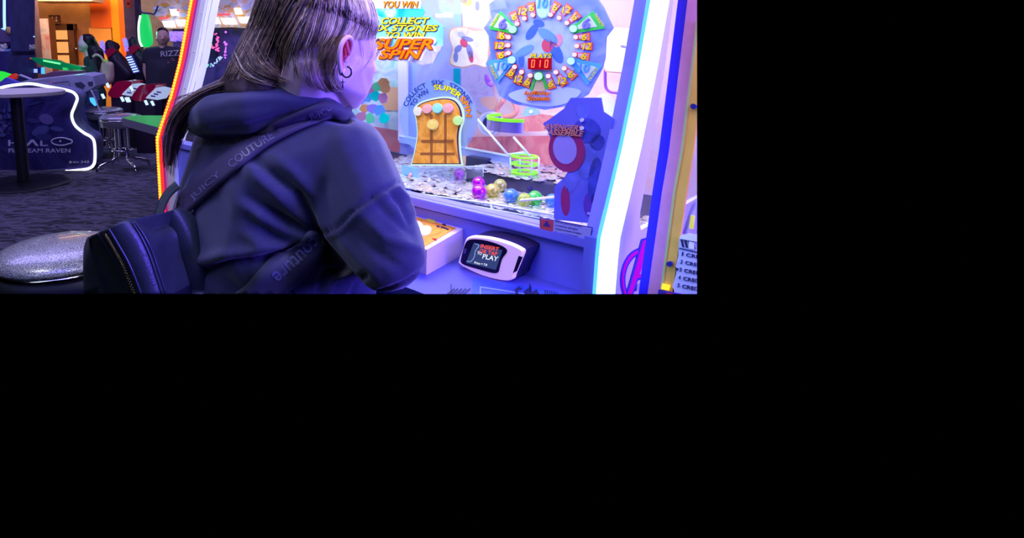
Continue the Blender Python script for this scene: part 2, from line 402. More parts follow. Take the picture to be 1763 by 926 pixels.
# strip between front edge and window, as quads
def qz(P): L = MROT.inverted() @ P; return L.y, L.z
wq = [qz(p) for p in win]
def wq_at(z):
    if z <= wq[0][1]: return wq[0][0]
    for (q0, z0), (q1, z1) in zip(wq, wq[1:]):
        if z0 <= z <= z1: return q0 + (q1 - q0) * (z - z0) / (z1 - z0)
    return wq[-1][0]
zb = wq[0][1] - .012
zs = [zb + (1.6 - zb) * i / 40 for i in range(41)]; vs = []; fs = []
for z in zs:
    qw = wq_at(z) if z > wq[0][1] else wq[0][0] + .012 * (wq[0][1] - z) / .012
    vs += [ml(MW, pq(z), z), ml(MW, qw, z), ml(MW - .012, qw, z), ml(MW - .012, pq(z), z)]
for i in range(40):
    for k in range(4): fs.append((4 * i + k, 4 * i + (k + 1) % 4, 4 * i + 4 + (k + 1) % 4, 4 * i + 4 + k))
b.add(vs, fs, white_pl)
mbox(b, MW - .012, MW, 0, DEEP, .02, zb, white_pl); mbox(b, MW - .012, MW, .8, DEEP, zb, 1.6, white_pl)
b.build('side_panel', pusher)
b = MB(); b.slab([ml(MW - .006, q, z) for q, z in ((wq_at(.8), zb), (.8, zb), (.8, 1.6), (.5, 1.6), (wq_at(1.2), 1.2))], MU * -.003, glassy('clear_pane')); b.build('side_window', pusher)
b = MB(); mbox(b, 0, .01, .03, DEEP, .5, .72, white_pl); mbox(b, .0, .01, .86, DEEP, .72, 1.6, white_pl); b.build('side_panel', pusher)
b = MB(); b.slab([ml(.005, .04, .78), ml(.005, .86, .72), ml(.005, .86, 1.6), ml(.005, .3, 1.6), ml(.005, .12, 1.05)], MU * .003, glassy('clear_pane')); b.build('side_window', pusher)
# emblem on the side: ring and letter A
b = MB(); mag = mat('magenta_print', (.85, .01, .22), .4); nav = mat('navy_print', (.06, .05, .3), .5); lilac = mat('lilac_print', (.5, .5, .9), .5)
c0 = (1106, 482); ro, ri = (38, 54), (31, 45)
def arcpts(rx, ry, a0, a1, n=24): return [(c0[0] + rx * cos(radians(a0 + (a1 - a0) * i / n)), c0[1] + ry * sin(radians(a0 + (a1 - a0) * i / n))) for i in range(n + 1)]
poly(b, sp, arcpts(39, 56, 140, 290) + arcpts(30, 44, 140, 290)[::-1], nav, 0, .001)
poly(b, sp, arcpts(36.5, 53, 142, 288) + arcpts(33, 47.5, 142, 288)[::-1], mag, .001, .001)
poly(b, sp, [(1103, 411), (1114, 408), (1122, 408), (1122, 506), (1112, 506), (1113, 478), (1096, 482), (1086, 512), (1074, 512), (1082, 487)], nav, .002, .001)
poly(b, sp, [(1105, 414), (1113, 411), (1121, 411), (1121, 504), (1115, 504), (1115, 474), (1094, 478), (1084, 509), (1077, 509), (1084, 488)], mag, .003, .001)
poly(b, sp, [(1109, 441), (1113, 456), (1113, 468), (1099, 471)], lilac, .004, .001)
poly(b, sp, [(1094, 488), (1104, 484), (1104, 490), (1112, 488), (1112, 506), (1100, 506), (1103, 497), (1092, 500)], lilac, .0045, .001)
b.build('emblem', pusher, label='round letter A emblem in magenta and navy')
# neon strips
b = MB(); prof_strip(b, MW + .0, MW + .027, .4, 1.6, -.012, .014, glow('blue_neon', (.17, .36, 1.0), 8.5)); led = b.build('neon_strip', pusher, label='blue-white neon strip on the right edge')
b = MB(); prof_strip(b, MW - .008, MW + .0, .4, 1.6, -.010, .006, glow('blue_fringe_glow', (.08, .45, 1.0), 1.6)); b.build('strip_fringe', led)  # dimmer glowing band imitates the cyan fringe of glare
b = MB(); prof_strip(b, -.018, .014, .3, 1.6, -.012, .012, glow('red_halo_body', (1.0, .010, .005), 4.0)); led = b.build('neon_strip', pusher, label='red neon strip with amber diodes on the left edge')  # red body doubles as the halo of light around the diodes
b = MB()
z = .42
while z < 1.6:
    c = ml(.002, pq(z) - .013, z); b.ball(c, (.009, .009, .0075), glow('amber_diode', (1.0, .30, .01), 3.2), 1); z += .0125
b.build('diodes', led, kind='stuff')
# glass front
b = MB(); prof_strip(b, .125, MW - .036, .776, 1.62, .012, .016, glassy('clear_pane')); b.build('front_glass', pusher)
# warning sticker on the glass foot
F0 = Pl(ml(1.8, pq(.79) - .002, .79), -MB_)
b = MB(); poly(b, F0, [(930, 374), (1021, 391), (1017, 414), (929, 396)], nav, 0, .001); poly(b, F0, [(932, 376), (1019, 392.5), (1015.5, 412), (931, 394.5)], lilac, .001, .0008)
poly(b, F0, [(932, 376), (954, 380), (952.5, 399), (931, 394.5)], mat('sticker_red', (.75, .09, .12), .5), .0018, .0006); poly(b, F0, [(942.5, 378.5), (948.5, 390), (936, 388)], nav, .0024, .0006)
st = b.build('warning_sticker', pusher)
b = MB()
for i, tx in enumerate(['Do not push or tilt this,', 'it would be damaged.', 'Ne pas le pousser ou frapper.', 'Elle serait endommagee.']):
    yy = 384.5 + i * 5.6 + (1 if i > 1 else 0); text(b, F0, tx, 980 - (4 if i % 2 else 0), yy + (3 if i > 0 else 0) * 0 + 1, 46 - (6 if i % 2 else 0), 3.6, nav, ang=11, h=0, th=.0004, base=.0018)
b.build('lettering', st)
# shelf under the front and printed panel on it
b = MB(); b.hexa([ml(.75, .012, .60), ml(MW - .03, .012, .60), ml(MW - .03, -.20, .60), ml(.75, -.20, .60), ml(.75, .012, .657), ml(MW - .03, .012, .657), ml(MW - .03, -.20, .638), ml(.75, -.20, .638)], mat('shelf_plastic', (.10, .10, .48), .45, var=.08, vscale=3)); sh = b.build('control_shelf', pusher)
SN = Vector((0, 0, 1)) * .272 + MB_ * -.025
SP = Pl(ml(1.5, .012, .657), SN)
b = MB(); poly(b, SP, [(813, 478), (900, 492), (1010, 512), (1010, 560), (813, 560)], mat('blue_print', (.05, .10, .5), .5, var=.3, vscale=12), 0, .001)
for pts in ([(826, 494), (905, 506), (905, 508), (826, 496)], [(826, 494), (828, 494), (828, 520), (826, 520)]): poly(b, SP, pts, mat('pale_line', (.2, .25, .8), .5), .001, .0006)
for x in (770, 776, 783, 790, 797): poly(b, SP, [(x, 506), (x + 12, 497), (x + 13, 498.5), (x + 2, 508)], darkseam, .001, .0008)
poly(b, SP, [(776, 490), (777.5, 490), (777.5, 508), (776, 508)], darkseam, .001, .0008)
for pts in ([(886, 500), (894, 494), (900, 499), (893, 500), (892, 510), (888, 510)], [(902, 503), (910, 497), (914, 492), (916, 504), (924, 499), (930, 510), (904, 510)], [(912, 490), (913.5, 490), (913.5, 506), (912, 506)]): poly(b, SP, pts, darkseam, .001, .0008)
for i in range(7): poly(b, SP, [(938 + i * 3.5, 500 + i * .7), (939.6 + i * 3.5, 500 + i * .7), (939.6 + i * 3.5, 512), (938 + i * 3.5, 512)], darkseam, .001, .0008)
b.build('printed_panel', sh)
# ---------------- inside of the cabinet
bk = mq(.80)
wall_m = mottled('backdrop_print', [(.80, .80, .72), (.85, .60, .42), (.88, .84, .74)], 3.5)
b = MB(); mbox(b, .01, MW - .012, .80, .82, .50, 1.6, wall_m); back = b.build('back_panel', pusher)
b = MB()
poly(b, bk, [(560, -20), (660, -20), (690, -20), (690, 300), (560, 300)], mottled('aqua_print', [(.25, .7, .65), (.7, .85, .85), (.35, .5, .8)], 9), 0, .004)
poly(b, bk, [(688, -20), (796, -20), (796, 300), (688, 300)], mottled('lavender_print', [(.22, .28, .75), (.45, .5, .9), (.3, .6, .85)], 4), .002, .004)
poly(b, bk, [(783, 118), (794, 118), (794, 160), (783, 160)], mat('teal_print', (.0, .42, .45), .5), .007, .002)
poly(b, bk, [(796, 112), (850, 112), (850, 205), (796, 175)], mottled('mauve_print', [(.45, .4, .6), (.62, .55, .72), (.5, .5, .65)], 12), .003, .004)
poly(b, bk, [(800, 205), (1010, 190), (1010, 300), (800, 300)], mottled('peach_print', [(.85, .5, .35), (.9, .65, .5), (.8, .8, .78)], 8), .002, .003)
poly(b, bk, [(660, 150), (690, 150), (690, 190), (660, 190)], mat('tan_print', (.85, .5, .3), .5), .006, .002)
poly(b, bk, [(600, 210), (690, 225), (690, 262), (600, 250)], mottled('red_print', [(.7, .2, .2), (.6, .3, .4)], 8), .006, .002)
b.build('backdrop_artwork', back)
b = MB(); P = mq(.77); poly(b, P, [(688, 100), (703, 100), (703, 243), (688, 241)], mat('white_enamel', (.8, .8, .86), .35), 0, .01); b.build('inner_post', pusher)
# red lower backdrop, clear shelf
b = MB(); P = mq(.78); poly(b, P, [(806, 236), (1010, 232), (1010, 330), (806, 300)], mottled('brick_red_print', [(.55, .1, .1), (.72, .28, .22), (.62, .12, .14)], 9), 0, .004)
b.build('lower_backdrop', pusher)
b = MB(); P = mq(.70)
poly(b, P, [(690, 232), (880, 268), (880, 283), (690, 245)], glassy('clear_blue', (.75, .9, 1), .2, fill=(.45, .6, .9), fa=.45), 0, .01)
poly(b, P, [(690, 231), (880, 266), (880, 269), (690, 234)], mat('frosted_edge', (.7, .85, .9), .3), .01, .004)
b.build('clear_shelf', pusher)
# sign boards --------------------------------------------------
yel = mat('yellow_letters', (.85, .70, .01), .6, spec=.08); drk = mat('dark_outline', (.03, .02, .09), .6, spec=.08); org = mat('orange_letters', (.9, .20, .0), .6, spec=.08); wht = mat('white_letters', (.9, .9, .95), .4)
redl = mat('red_letters', (.5, .01, .012), .6, spec=.08); olv = mat('olive_letters', (.75, .68, .0), .4)
P = mq(.46)
b = MB(); poly(b, P, [(630, -20), (722, -20), (722, 2), (732, 20), (728, 28), (660, 30), (630, 20)], mottled('teal_art', [(.0, .35, .38), (.05, .6, .55), (.8, .9, .85)], 10), 0, .004)
poly(b, P, [(640, -4), (726, -4), (726, 15), (640, 15)], mat('cream_print', (.85, .85, .75), .5), .004, .002); ws = b.build('prize_sign', pusher)
b = MB(); text(b, P, 'YOU WIN', 693, 8, 60, 11, org, shear=.25, outline=drk, fat=.03, h=.003, base=.006); b.build('lettering', ws)
b = MB(); poly(b, P, [(600, 30), (742, 28), (752, 36), (765, 46), (763, 80), (742, 108), (600, 100)], mat('pale_cyan_sign', (.2, .62, .68), .5, var=.3, vscale=14), .0, .003)
poly(b, P, [(600, 84), (640, 88), (748, 78), (764, 79), (748, 109), (731, 112), (700, 104), (640, 103), (600, 95)], mottled('gunmetal_print', [(.10, .08, .22), (.35, .32, .5), (.5, .5, .6)], 16), .004, .004)
sg = b.build('bonus_sign', pusher)
b = MB()
for tx, cx_, cy_, w_, h_ in (('COLLECT', 700, 36, 82, 10.5), ('SIX STONES', 698, 48.5, 116, 10), ('TO WIN', 700.5, 60.5, 67, 9.5)):
    text(b, P, tx, cx_, cy_, w_, h_, yel, shear=.3, outline=drk, fat=.06, base=.004, h=.002)
for tx, cx_, cy_, w_, h_ in (('SUPER', 698, 76, 100, 17), ('SPIN', 694, 93.5, 73, 15)):
    text(b, P, tx, cx_, cy_, w_ + 5, h_ + 4, wht, shear=.3, fat=.08, base=.008, h=.001, outline=wht)
    text(b, P, tx, cx_, cy_, w_, h_, org, shear=.3, outline=redl, fat=.06, base=.0115, h=.002)
b.build('lettering', sg)
b = MB(); poly(b, mq(.5), [(753, 24), (768, 24), (768, 21), (780, 22), (780, 30), (753, 30)], mat('white_enamel', (.8, .8, .86), .35), 0, .01); b.build('bracket', pusher)
# parchment cards
parch = mottled('parchment', [(.86, .72, .42), (.92, .86, .62), (.88, .62, .38)], 14); parch_e = mat('parchment_edge', (.8, .42, .2), .6)
def parchment(name, P, pts, blotches, edge):
    b = MB(); cxx = sum(p[0] for p in pts) / len(pts); cyy = sum(p[1] for p in pts) / len(pts)
    ring = sp2(pts, 4, True); poly(b, P, ring, edge, 0, .003); poly(b, P, [(cxx + (x - cxx) * .94, cyy + (y - cyy) * .95) for x, y in ring], parch, .003, .001)
    o = b.build(name, pusher); b = MB()
    for x, y, rx, ry, an, m in blotches: disc(b, P, x, y, rx, ry, m, .004, .001, an, 14)
    if blotches: b.build('abstract_motif', o)
    return o
gb = mat('greyblue_print', (.25, .27, .45), .5); rp = mat('crimson_print', (.65, .08, .14), .5); pk = mat('pale_print_b', (.6, .6, .75), .5)
parchment('art_card', mq(.6), [(777, 50), (800, 46), (818, 52), (842, 52), (844, 70), (842, 95), (840, 116), (818, 112), (798, 117), (775, 110), (779, 85), (774, 66)],
          [(796, 60, 7, 5, 30, pk), (806, 67, 11, 4, 15, gb), (800, 74, 6, 8, -30, rp), (790, 84, 8, 5, -50, gb), (810, 88, 5, 13, -15, gb), (812, 98, 4, 10, -10, rp), (786, 98, 4, 9, 0, gb), (822, 76, 4, 5, 0, pk)], parch_e)
parchment('art_card', mq(.6), [(1042, 50), (1060, 46), (1082, 47), (1104, 50), (1104, 122), (1085, 126), (1062, 126), (1040, 120), (1043, 85)], [(1083, 78, 3, 9, 0, gb), (1074, 80, 5, 2, 10, gb)], parch_e)
parchment('art_card', mq(.62), [(800, -25), (872, -25), (868, 0), (850, 8), (838, 45), (828, 48), (812, 46), (800, 46)], [(806, 3, 9, 7, 20, mat('amber_print', (.8, .5, .1), .5)), (823, 10, 4, 9, 0, gb), (800, 2, 6, 4, 0, gb)], mat('cream_edge', (.9, .75, .5), .5))
# purple frame, pale leaf shape, brown ring at the back
b = MB(); P = mq(.66); vio = mat('violet_print', (.4, .12, .7), .45)
path = sp2([(1042, 112), (1042, 135), (1043, 150), (1050, 158), (1062, 160), (1080, 162)], 5)
b.tube([P.m(x, y) for x, y in path], .0075, vio, 8, flat=.5); b.build('violet_frame', pusher); b = MB(); b.tube([P.m(x, y, .004) for x, y in sp2([(843, 140), (838, 130), (840, 142), (848, 148)], 4)], .006, vio, 8)
b.build('violet_frame', pusher)
b = MB(); poly(b, mq(.7), sp2([(1027, 170), (1038, 161), (1052, 166), (1060, 178), (1057, 195), (1048, 205), (1035, 195)], 5, True), mottled('leaf_print', [(.3, .7, .45), (.85, .95, .85), (.9, .9, .9)], 12), 0, .004); b.build('leaf_panel', pusher)
b = MB(); P = mq(.72); b.tube([P.m(x, y) for x, y in sp2([(868, 172), (856, 188), (862, 200), (880, 200), (890, 190), (884, 174)], 5)], .009, mat('coral', (.85, .35, .22), .5), 8)
poly(b, P, sp2([(830, 168), (856, 168), (854, 182), (846, 190), (838, 184), (831, 180)], 4, True), mat('tan_print', (.85, .5, .3), .5), 0, .004); b.build('coral_loop', pusher)
# tunnel mouth
b = MB(); P = mq(.68)
arch = sp2([(828, 215), (833, 198), (846, 192), (860, 196), (868, 208), (866, 222), (856, 230), (838, 230)], 5, True)
poly(b, P, arch, mat('grey_moulding', (.5, .52, .68), .4), 0, .02); disc(b, P, 849, 211, 12, 11.5, darkseam, .0205, .001, 15)  # flat dark disc stands in for the shade inside the hole
b.lathe([(.034, 0), (.030, -.004), (.034, -.008)], (0, 0, 0), mat('grey_moulding', (.5, .52, .68), .4), 24, M=Matrix.Translation(P.m(849, 211, .024)) @ MU.cross(Vector((0, 0, 1))).to_track_quat('Z', 'Y').to_matrix().to_4x4())
b.build('tunnel_mouth', pusher)
b = MB(); P = mq(.66); poly(b, P, sp2([(902, 200), (905, 187), (918, 184), (928, 190), (929, 203), (915, 206)], 5, True), mat('sky_print', (.3, .55, .85), .5), 0, .006); disc(b, P, 916, 192, 3, 3, wht, .006, .002); b.build('blue_target', pusher)
# wheel board --------------------------------------------------
P = mq(.36)
b = MB(); out = [(843, 8), (868, -12), (1022, -14), (1040, 12), (1057, 48), (1045, 64), (1043, 100), (1038, 118), (1014, 162), (985, 181), (940, 189), (888, 179), (862, 165), (838, 110), (846, 92), (843, 62), (835, 48), (848, 30)]
poly(b, P, out, mottled('wheel_print', [(.07, .13, .5), (.28, .38, .78), (.10, .2, .6)], 7), 0, .006)
poly(b, P, sp2([(870, 70), (900, 20), (940, 8), (985, 24), (1008, 75), (990, 120), (945, 150), (890, 130)], 6, True), mottled('wheel_centre_print', [(.2, .34, .75), (.45, .6, .85), (.12, .2, .6)], 6), .006, .001)
poly(b, P, sp2([(880, 160), (935, 148), (1000, 155), (980, 176), (940, 183), (892, 174)], 6, True), mat('icy_print', (.5, .64, .9), .5), .006, .001)
wb = b.build('bonus_wheel', pusher)
b = MB(); bl1 = mat('cobalt_print', (.06, .16, .6), .5); bl2 = mat('azure_print', (.15, .35, .85), .5)
for x, y, rx, ry, an, m in ((918, 55, 16, 7, -55, bl1), (905, 88, 18, 7, -30, bl2), (900, 104, 5, 11, 0, bl1), (946, 62, 20, 9, 35, bl2), (960, 90, 9, 20, -25, bl1), (945, 78, 10, 12, 0, rp), (963, 70, 7, 12, 20, mat('rose_print', (.8, .3, .35), .5)), (930, 40, 10, 6, 20, bl1)):
    disc(b, P, x, y, rx, ry, m, .007, .001, an, 20)
b.build('abstract_motif', wb)
def card(b, x, y, lx, ly, num, wide=18):
    an = degrees_(atan2(y - ly, x - lx)) ; ux, uy = cos(radians(an)), sin(radians(an)); vx, vy = -uy, ux
    def q(a, c): return (x + ux * a + vx * c, y + uy * a + vy * c)
    L = 10.5; w0, w1 = 4.2, 7.4
    poly(b, P, [q(-L, -w0), q(L, -w1), q(L, w1), q(-L, w0)], mat('ticket_red', (.75, .01, .012), .6, spec=.08), .008, .0012)
    poly(b, P, [q(-L + 1, -w0 + 1.2), q(L - 4, -w1 + 1.6), q(L - 4, w1 - 1.6), q(-L + 1, w0 - 1.2)], mat('ticket_cream', (.75, .55, .55), .6), .0092, .0006)
    poly(b, P, [q(L - 3.4, -w1 + 1), q(L - 1, -w1 + 1), q(L - 1, w1 - 1), q(L - 3.4, w1 - 1)], mat('ticket_orange', (.95, .3, .05), .45), .0092, .0006)
    text(b, P, num, x + ux * 1, y + uy * 1, 8 if len(num) == 1 else 14, 11, mat('yellow_letters', (.85, .70, .01), .6, spec=.08), shear=.2, outline=redl, fat=.05, base=.0098, h=.001, th=.0008)
def degrees_(a): return a * 180 / pi
cards = [(889.5, 30, 894.4, 41, '6'), (903.6, 21, 907, 32, '12'), (919, 15, 921.5, 26, '6'), (958.4, 14, 952, 25.6, '6'), (977.5, 18, 966.6, 31, '12'), (991.5, 30, 980, 39.6, '6'),
         (1008, 63.6, 995, 64, '6'), (1012.4, 79.6, 997, 79, '12'), (1007, 96.5, 993, 94, '6'), (868.8, 62, 879.6, 64, '6'), (864.6, 78.4, 879, 78, '12'), (867.7, 94.4, 879.6, 91.3, '6'),
         (884, 124, 890, 115, '6'), (896.4, 135, 902, 123.7, '12'), (911.8, 140, 917, 129.7, '6'), (951.4, 143, 948, 130.7, '6'), (970, 138, 961, 124, '12'), (985, 127, 975.5, 117.4, '6')]
for c in cards:
    b = MB(); card(b, *c); b.build('ticket_card', wb)
lamp = glow('bulb_white', (1.0, .72, .80), 1.15)
for c in cards:
    b = MB(); disc(b, P, c[2], c[3], 4.6, 4.6, mat('ticket_red', (.75, .01, .012), .6, spec=.08), .010, .002); disc(b, P, c[2], c[3], 3.7, 3.7, lamp, .012, .003)
    b.build('bulb', wb, label='lit white bulb' )
grn = mat('green_print', (.04, .6, .06), .6); sky = mat('skyblue_print', (.08, .4, .75), .6); vn = mat('violet_numeral', (.2, .18, .75), .4)
for tri, inner, num, tc_, led_, fr, tcol, strip in (
    ([(865, 19), (845, 50), (888, 59), (893, 50), (887, 43)], [(865.5, 26), (853, 47), (884, 52), (884, 45)], ('6', 869, 41), ((855.5, 35), -58), (886.6, 51), grn, vn, 1),
    ([(1024, 19), (1045, 49), (990, 58), (987, 48), (992, 43)], [(1018, 27), (1031, 46), (996, 51), (996, 46)], ('6', 1012.4, 41), ((1034.5, 34.5), 56), (990.8, 49.5), grn, vn, 1),
    ([(843, 108), (846, 104), (886, 97), (891, 104), (860, 143)], [(853, 109), (882, 106), (863, 132)], ('10', 867.5, 113), ((853, 124), 65), (885, 103), sky, sky, 0),
    ([(1039, 114), (1036, 110), (988, 99), (984, 107), (1014, 147)], [(1028, 115), (996, 108), (1014, 135)], ('10', 1008.5, 117), ((1024, 128), -58), (986.7, 105), sky, sky, 0)):
    b = MB(); poly(b, P, tri, fr, .008, .0015); poly(b, P, inner, mat('pale_ticket', (.6, .72, .72), .6), .0095, .0008)
    text(b, P, num[0], num[1], num[2], 12 if num[0] == '6' else 18, 17 if num[0] == '6' else 14, tcol, shear=.15, outline=bl1, fat=.04, base=.0103, h=.0012)
    text(b, P, 'TICKETS', tc_[0][0], tc_[0][1], 25, 5, yel, ang=tc_[1], base=.0103, h=0, th=.001, outline=None); b.build('ticket_flag', wb)
    b = MB(); disc(b, P, *led_, 7.5, 7.5, fr, .010, .002); disc(b, P, *led_, 6.2, 6.2, glow('bulb_cyan', (.6, .95, .95), 1.0), .012, .003); b.build('bulb', wb, label='large pale bulb')
b = MB(); poly(b, P, sp2([(929, -12), (948, -12), (949, 8), (947, 26), (938, 33), (929, 26), (926, 8)], 5, True), mat('pale_cyan_print', (.45, .82, .85), .5), .008, .0015)
text(b, P, '10', 937.5, 6, 17, 15, sky, shear=.15, outline=bl1, fat=.03, base=.0095, h=.001); b.build('ticket_flag', wb)
b = MB(); disc(b, P, 938, 24.5, 7, 6, glow('bulb_cyan', (.6, .95, .95), 1.0), .012, .003); b.build('bulb', wb)
b = MB(); poly(b, P, [(915, 154), (924, 128), (938, 128), (947, 152), (942, 153), (936, 136), (926, 136), (919, 156)], grn, .008, .0015); poly(b, P, [(920, 158), (926, 138), (937, 138), (942, 156)], mottled('brass_print', [(.5, .38, .2), (.75, .6, .3)], 20), .008, .001)
for tx, yy in (('Infinity', 160.5), ('Stones', 168.5)): text(b, P, tx, 929 + (1 if yy > 165 else 0), yy, 46 if yy < 165 else 40, 8, org, shear=.25, outline=redl, fat=.03, base=.0096, h=.0012)
b.build('stones_label', wb)
b = MB(); disc(b, P, 931, 131, 8, 8, grn, .010, .002); disc(b, P, 931, 131, 6.5, 6.5, glow('bulb_cyan', (.6, .95, .95), 1.0), .012, .003); b.build('bulb', wb)
b = MB(); poly(b, P, [(914, 100), (953, 100), (953, 120), (914, 119)], mat('display_red', (.45, .0, .01), .3), .010, .006)
text(b, P, 'PLAYS', 935, 96.5, 37, 8, mat('yellow_letters', (.85, .70, .01), .6, spec=.08), shear=.25, outline=drk, fat=.05, base=.010, h=.0015)
seg = glow('digit_red', (1.0, .12, .03), 2.2)
def sevenseg(b, x, y, w, h, on):
    S7 = {'a': [(0, 0), (1, 0)], 'b': [(1, 0), (1, .5)], 'c': [(1, .5), (1, 1)], 'd': [(0, 1), (1, 1)], 'e': [(0, .5), (0, 1)], 'f': [(0, 0), (0, .5)], 'g': [(0, .5), (1, .5)]}
    for k in on:
        (a0, b0), (a1, b1) = S7[k]; p0 = (x + a0 * w + (1 - b0) * 1.2, y + b0 * h); p1 = (x + a1 * w + (1 - b1) * 1.2, y + b1 * h)
        b.tube([P.m(*p0, .0165), P.m(*p1, .0165)], .0013, seg, 6)
sevenseg(b, 920, 103.5, 4.5, 12, 'abcdef'); sevenseg(b, 930, 103.5, 4.5, 12, 'bc'); sevenseg(b, 943, 103.5, 4.5, 12, 'abcdef')
b.build('score_display', wb, label='red digital display reading 0 1 0')
# clear disc with arched lettering, gold plaque ----------------
P = mq(.50)
b = MB(); disc(b, P, 756, 204, 66, 68, glassy('tinted_disc', (.8, .9, 1), .1, fill=(.35, .5, .85), fa=.3), 0, .004, n=48); ds = b.build('clear_disc', pusher)
b = MB()
def arc(cx0, cy0, R, a_mid, k=1.0):
    def f(x, y): a = radians(a_mid) + x / R; return cx0 + (R - y) * sin(a), cy0 - (R - y) * cos(a)
    return f
slate = mat('slate_letters', (.02, .035, .2), .5)
for tx, R_, am, w_, h_, m_, o_ in (('COLLECT', 60, -46, 52, 8, slate, None), ('SIX', 60, -1, 21, 8, slate, None), ('STONES', 60, 43, 50, 8, slate, None), ('TO WIN', 49, -44, 38, 8, slate, None), ('SUPER', 52, 20, 50, 9, olv, drk), ('SPIN', 53, 69, 36, 9, org, drk)):
    text(b, P, tx, 0, 0, w_, h_, m_, outline=o_, fat=.04, bend=arc(756, 202, R_, am), base=.004, h=.001)
b.build('lettering', ds)
P = mq(.46)
ol = sp2([(708, 285), (714, 262), (719, 232), (717, 205), (713, 188), (724, 176), (745, 169), (768, 166), (786, 170), (797, 184), (800, 204), (794, 228), (794, 256), (798, 285)], 5)
b = MB(); poly(b, P, ol, glow('lit_edge_acrylic', (.75, 1.0, .85), .9), 0, .004)
cxx, cyy = 755, 228
poly(b, P, [(cxx + (x - cxx) * .93, cyy + (y - cyy) * .95) for x, y in ol], drk, .004, .003)
poly(b, P, [(cxx + (x - cxx) * .89, cyy + (y - cyy) * .92) for x, y in ol], mottled('gold_print', [(.5, .16, .01), (.85, .38, .05), (.65, .25, .02)], 9, dist=3), .007, .003)
gp = b.build('gold_plaque', pusher, label='gold rounded plaque with glowing rim and round lamps')
b = MB()
for pts in ([(728, 240), (784, 240), (783, 245), (729, 245)], [(727, 262), (786, 262), (786, 266), (727, 266)], [(744, 196), (748, 196), (748, 280), (744, 280)], [(768, 196), (772, 196), (772, 280), (768, 280)]): poly(b, P, pts, mat('bronze_print', (.3, .1, .02), .5), .010, .001)
b.build('trim_band', gp)
for x, y, r_, m_ in ((723, 191, 7, 'w'), (739, 187, 8, 'p'), (757, 186, 8.5, 'c'), (775, 186, 8.5, 'p'), (792, 207, 8, 'y'), (749, 214, 9.5, 'o')):
    colr = {'w': (.9, .85, .9), 'p': (1.0, .45, .6), 'c': (.35, .9, 1.0), 'y': (.6, 1.0, .4), 'o': (1.0, .75, .2)}[m_]
    b = MB(); disc(b, P, x, y, r_, r_, mat('lamp_rim' + m_, tuple(c * .8 for c in colr), .4), .010, .004); b.ball(P.m(x, y, .012), (.016, .016, .016), glow('lamp_' + m_, colr, .9), 2); b.build('round_lamp', gp)
# abstract many-coloured acrylic piece at the left, on the shelf
P = mq(.62); b = MB(); pal = [(.1, .3, .7), (.0, .55, .45), (.45, .2, .35), (.1, .6, .3), (.6, .3, .12), (.25, .2, .7)]
random.seed(5)
for i, (x, y) in enumerate([(632, 140), (626, 156), (638, 152), (650, 150), (662, 142), (620, 172), (634, 168), (648, 166), (662, 168), (612, 170), (630, 186), (644, 186), (656, 190), (664, 203), (626, 200), (640, 203), (668, 152)]):
    n_ = random.randint(5, 7); a0_ = random.random() * 6
    poly(b, P, [(x + 10 * random.uniform(.7, 1.1) * cos(a0_ + 2 * pi * k / n_), y + 10 * random.uniform(.7, 1.1) * sin(a0_ + 2 * pi * k / n_)) for k in range(n_)], mat('facet%d' % (i % 6), pal[i % 6], .3), i * .0006, .004)
b.build('faceted_ornament', pusher)
# blue acrylic panel near the glass
P = mq(.09)
b = MB(); ol = [(955, 377), (956, 320), (974, 304), (980, 293), (975, 281), (957, 262), (950, 240), (944, 224), (936, 212), (946, 206), (972, 187), (984, 168), (1036, 168), (1040, 192), (1058, 204), (1056, 228), (1049, 262), (1047, 320), (1038, 386)]
poly(b, P, ol, glassy('blue_acrylic', (.35, .4, .9), .12, fill=(.22, .24, .8), fa=.72), 0, .004); ap = b.build('acrylic_panel', pusher)
b = MB(); fb = mat('panel_blue', (.07, .09, .5), .5, var=.3, vscale=25); fb2 = mat('panel_blue_b', (.16, .2, .7), .5, var=.2, vscale=25); mrn = mat('maroon_print', (.4, .03, .16), .5)
for x, y, rx, ry, an, m in ((1012, 225, 24, 22, 10, fb), (1030, 245, 12, 14, 30, fb), (1012, 275, 18, 32, 5, fb2), (1026, 310, 12, 40, 5, fb), (988, 305, 12, 26, 20, fb2), (975, 345, 8, 26, -2, mrn), (1018, 352, 12, 22, 0, mat('plum_print', (.16, .06, .45), .5)), (1006, 190, 12, 14, 0, fb2)):
    disc(b, P, x, y, rx, ry, m, .004, .0006, an, 20)
b.build('abstract_motif', ap)
b = MB(); disc(b, P, 978, 258, 31, 38, mrn, .0048, .0015, -12); disc(b, P, 975, 256, 20, 26, mat('mauve_disc', (.42, .35, .75), .5), .0063, .001, -12); b.build('maroon_disc', ap)
b = MB()
for tx, x, y, w_ in (('AVENGERS', 973, 218.5, 66), ('ASSEMBLE', 977, 228, 62)): text(b, P, tx, x, y, w_, 9, mat('salmon_letters', (.8, .28, .2), .5), ang=3, shear=.3, outline=drk, fat=.02, base=.0075, h=.001)
for x, y in ((1005, 206), (1005, 220)): disc(b, P, x, y, 3.2, 3.2, wht, .0075, .003)
poly(b, P, [(1013, 364), (1030, 366), (1030, 370), (1013, 368)], lilac, .006, .0006)
b.build('lettering', ap)
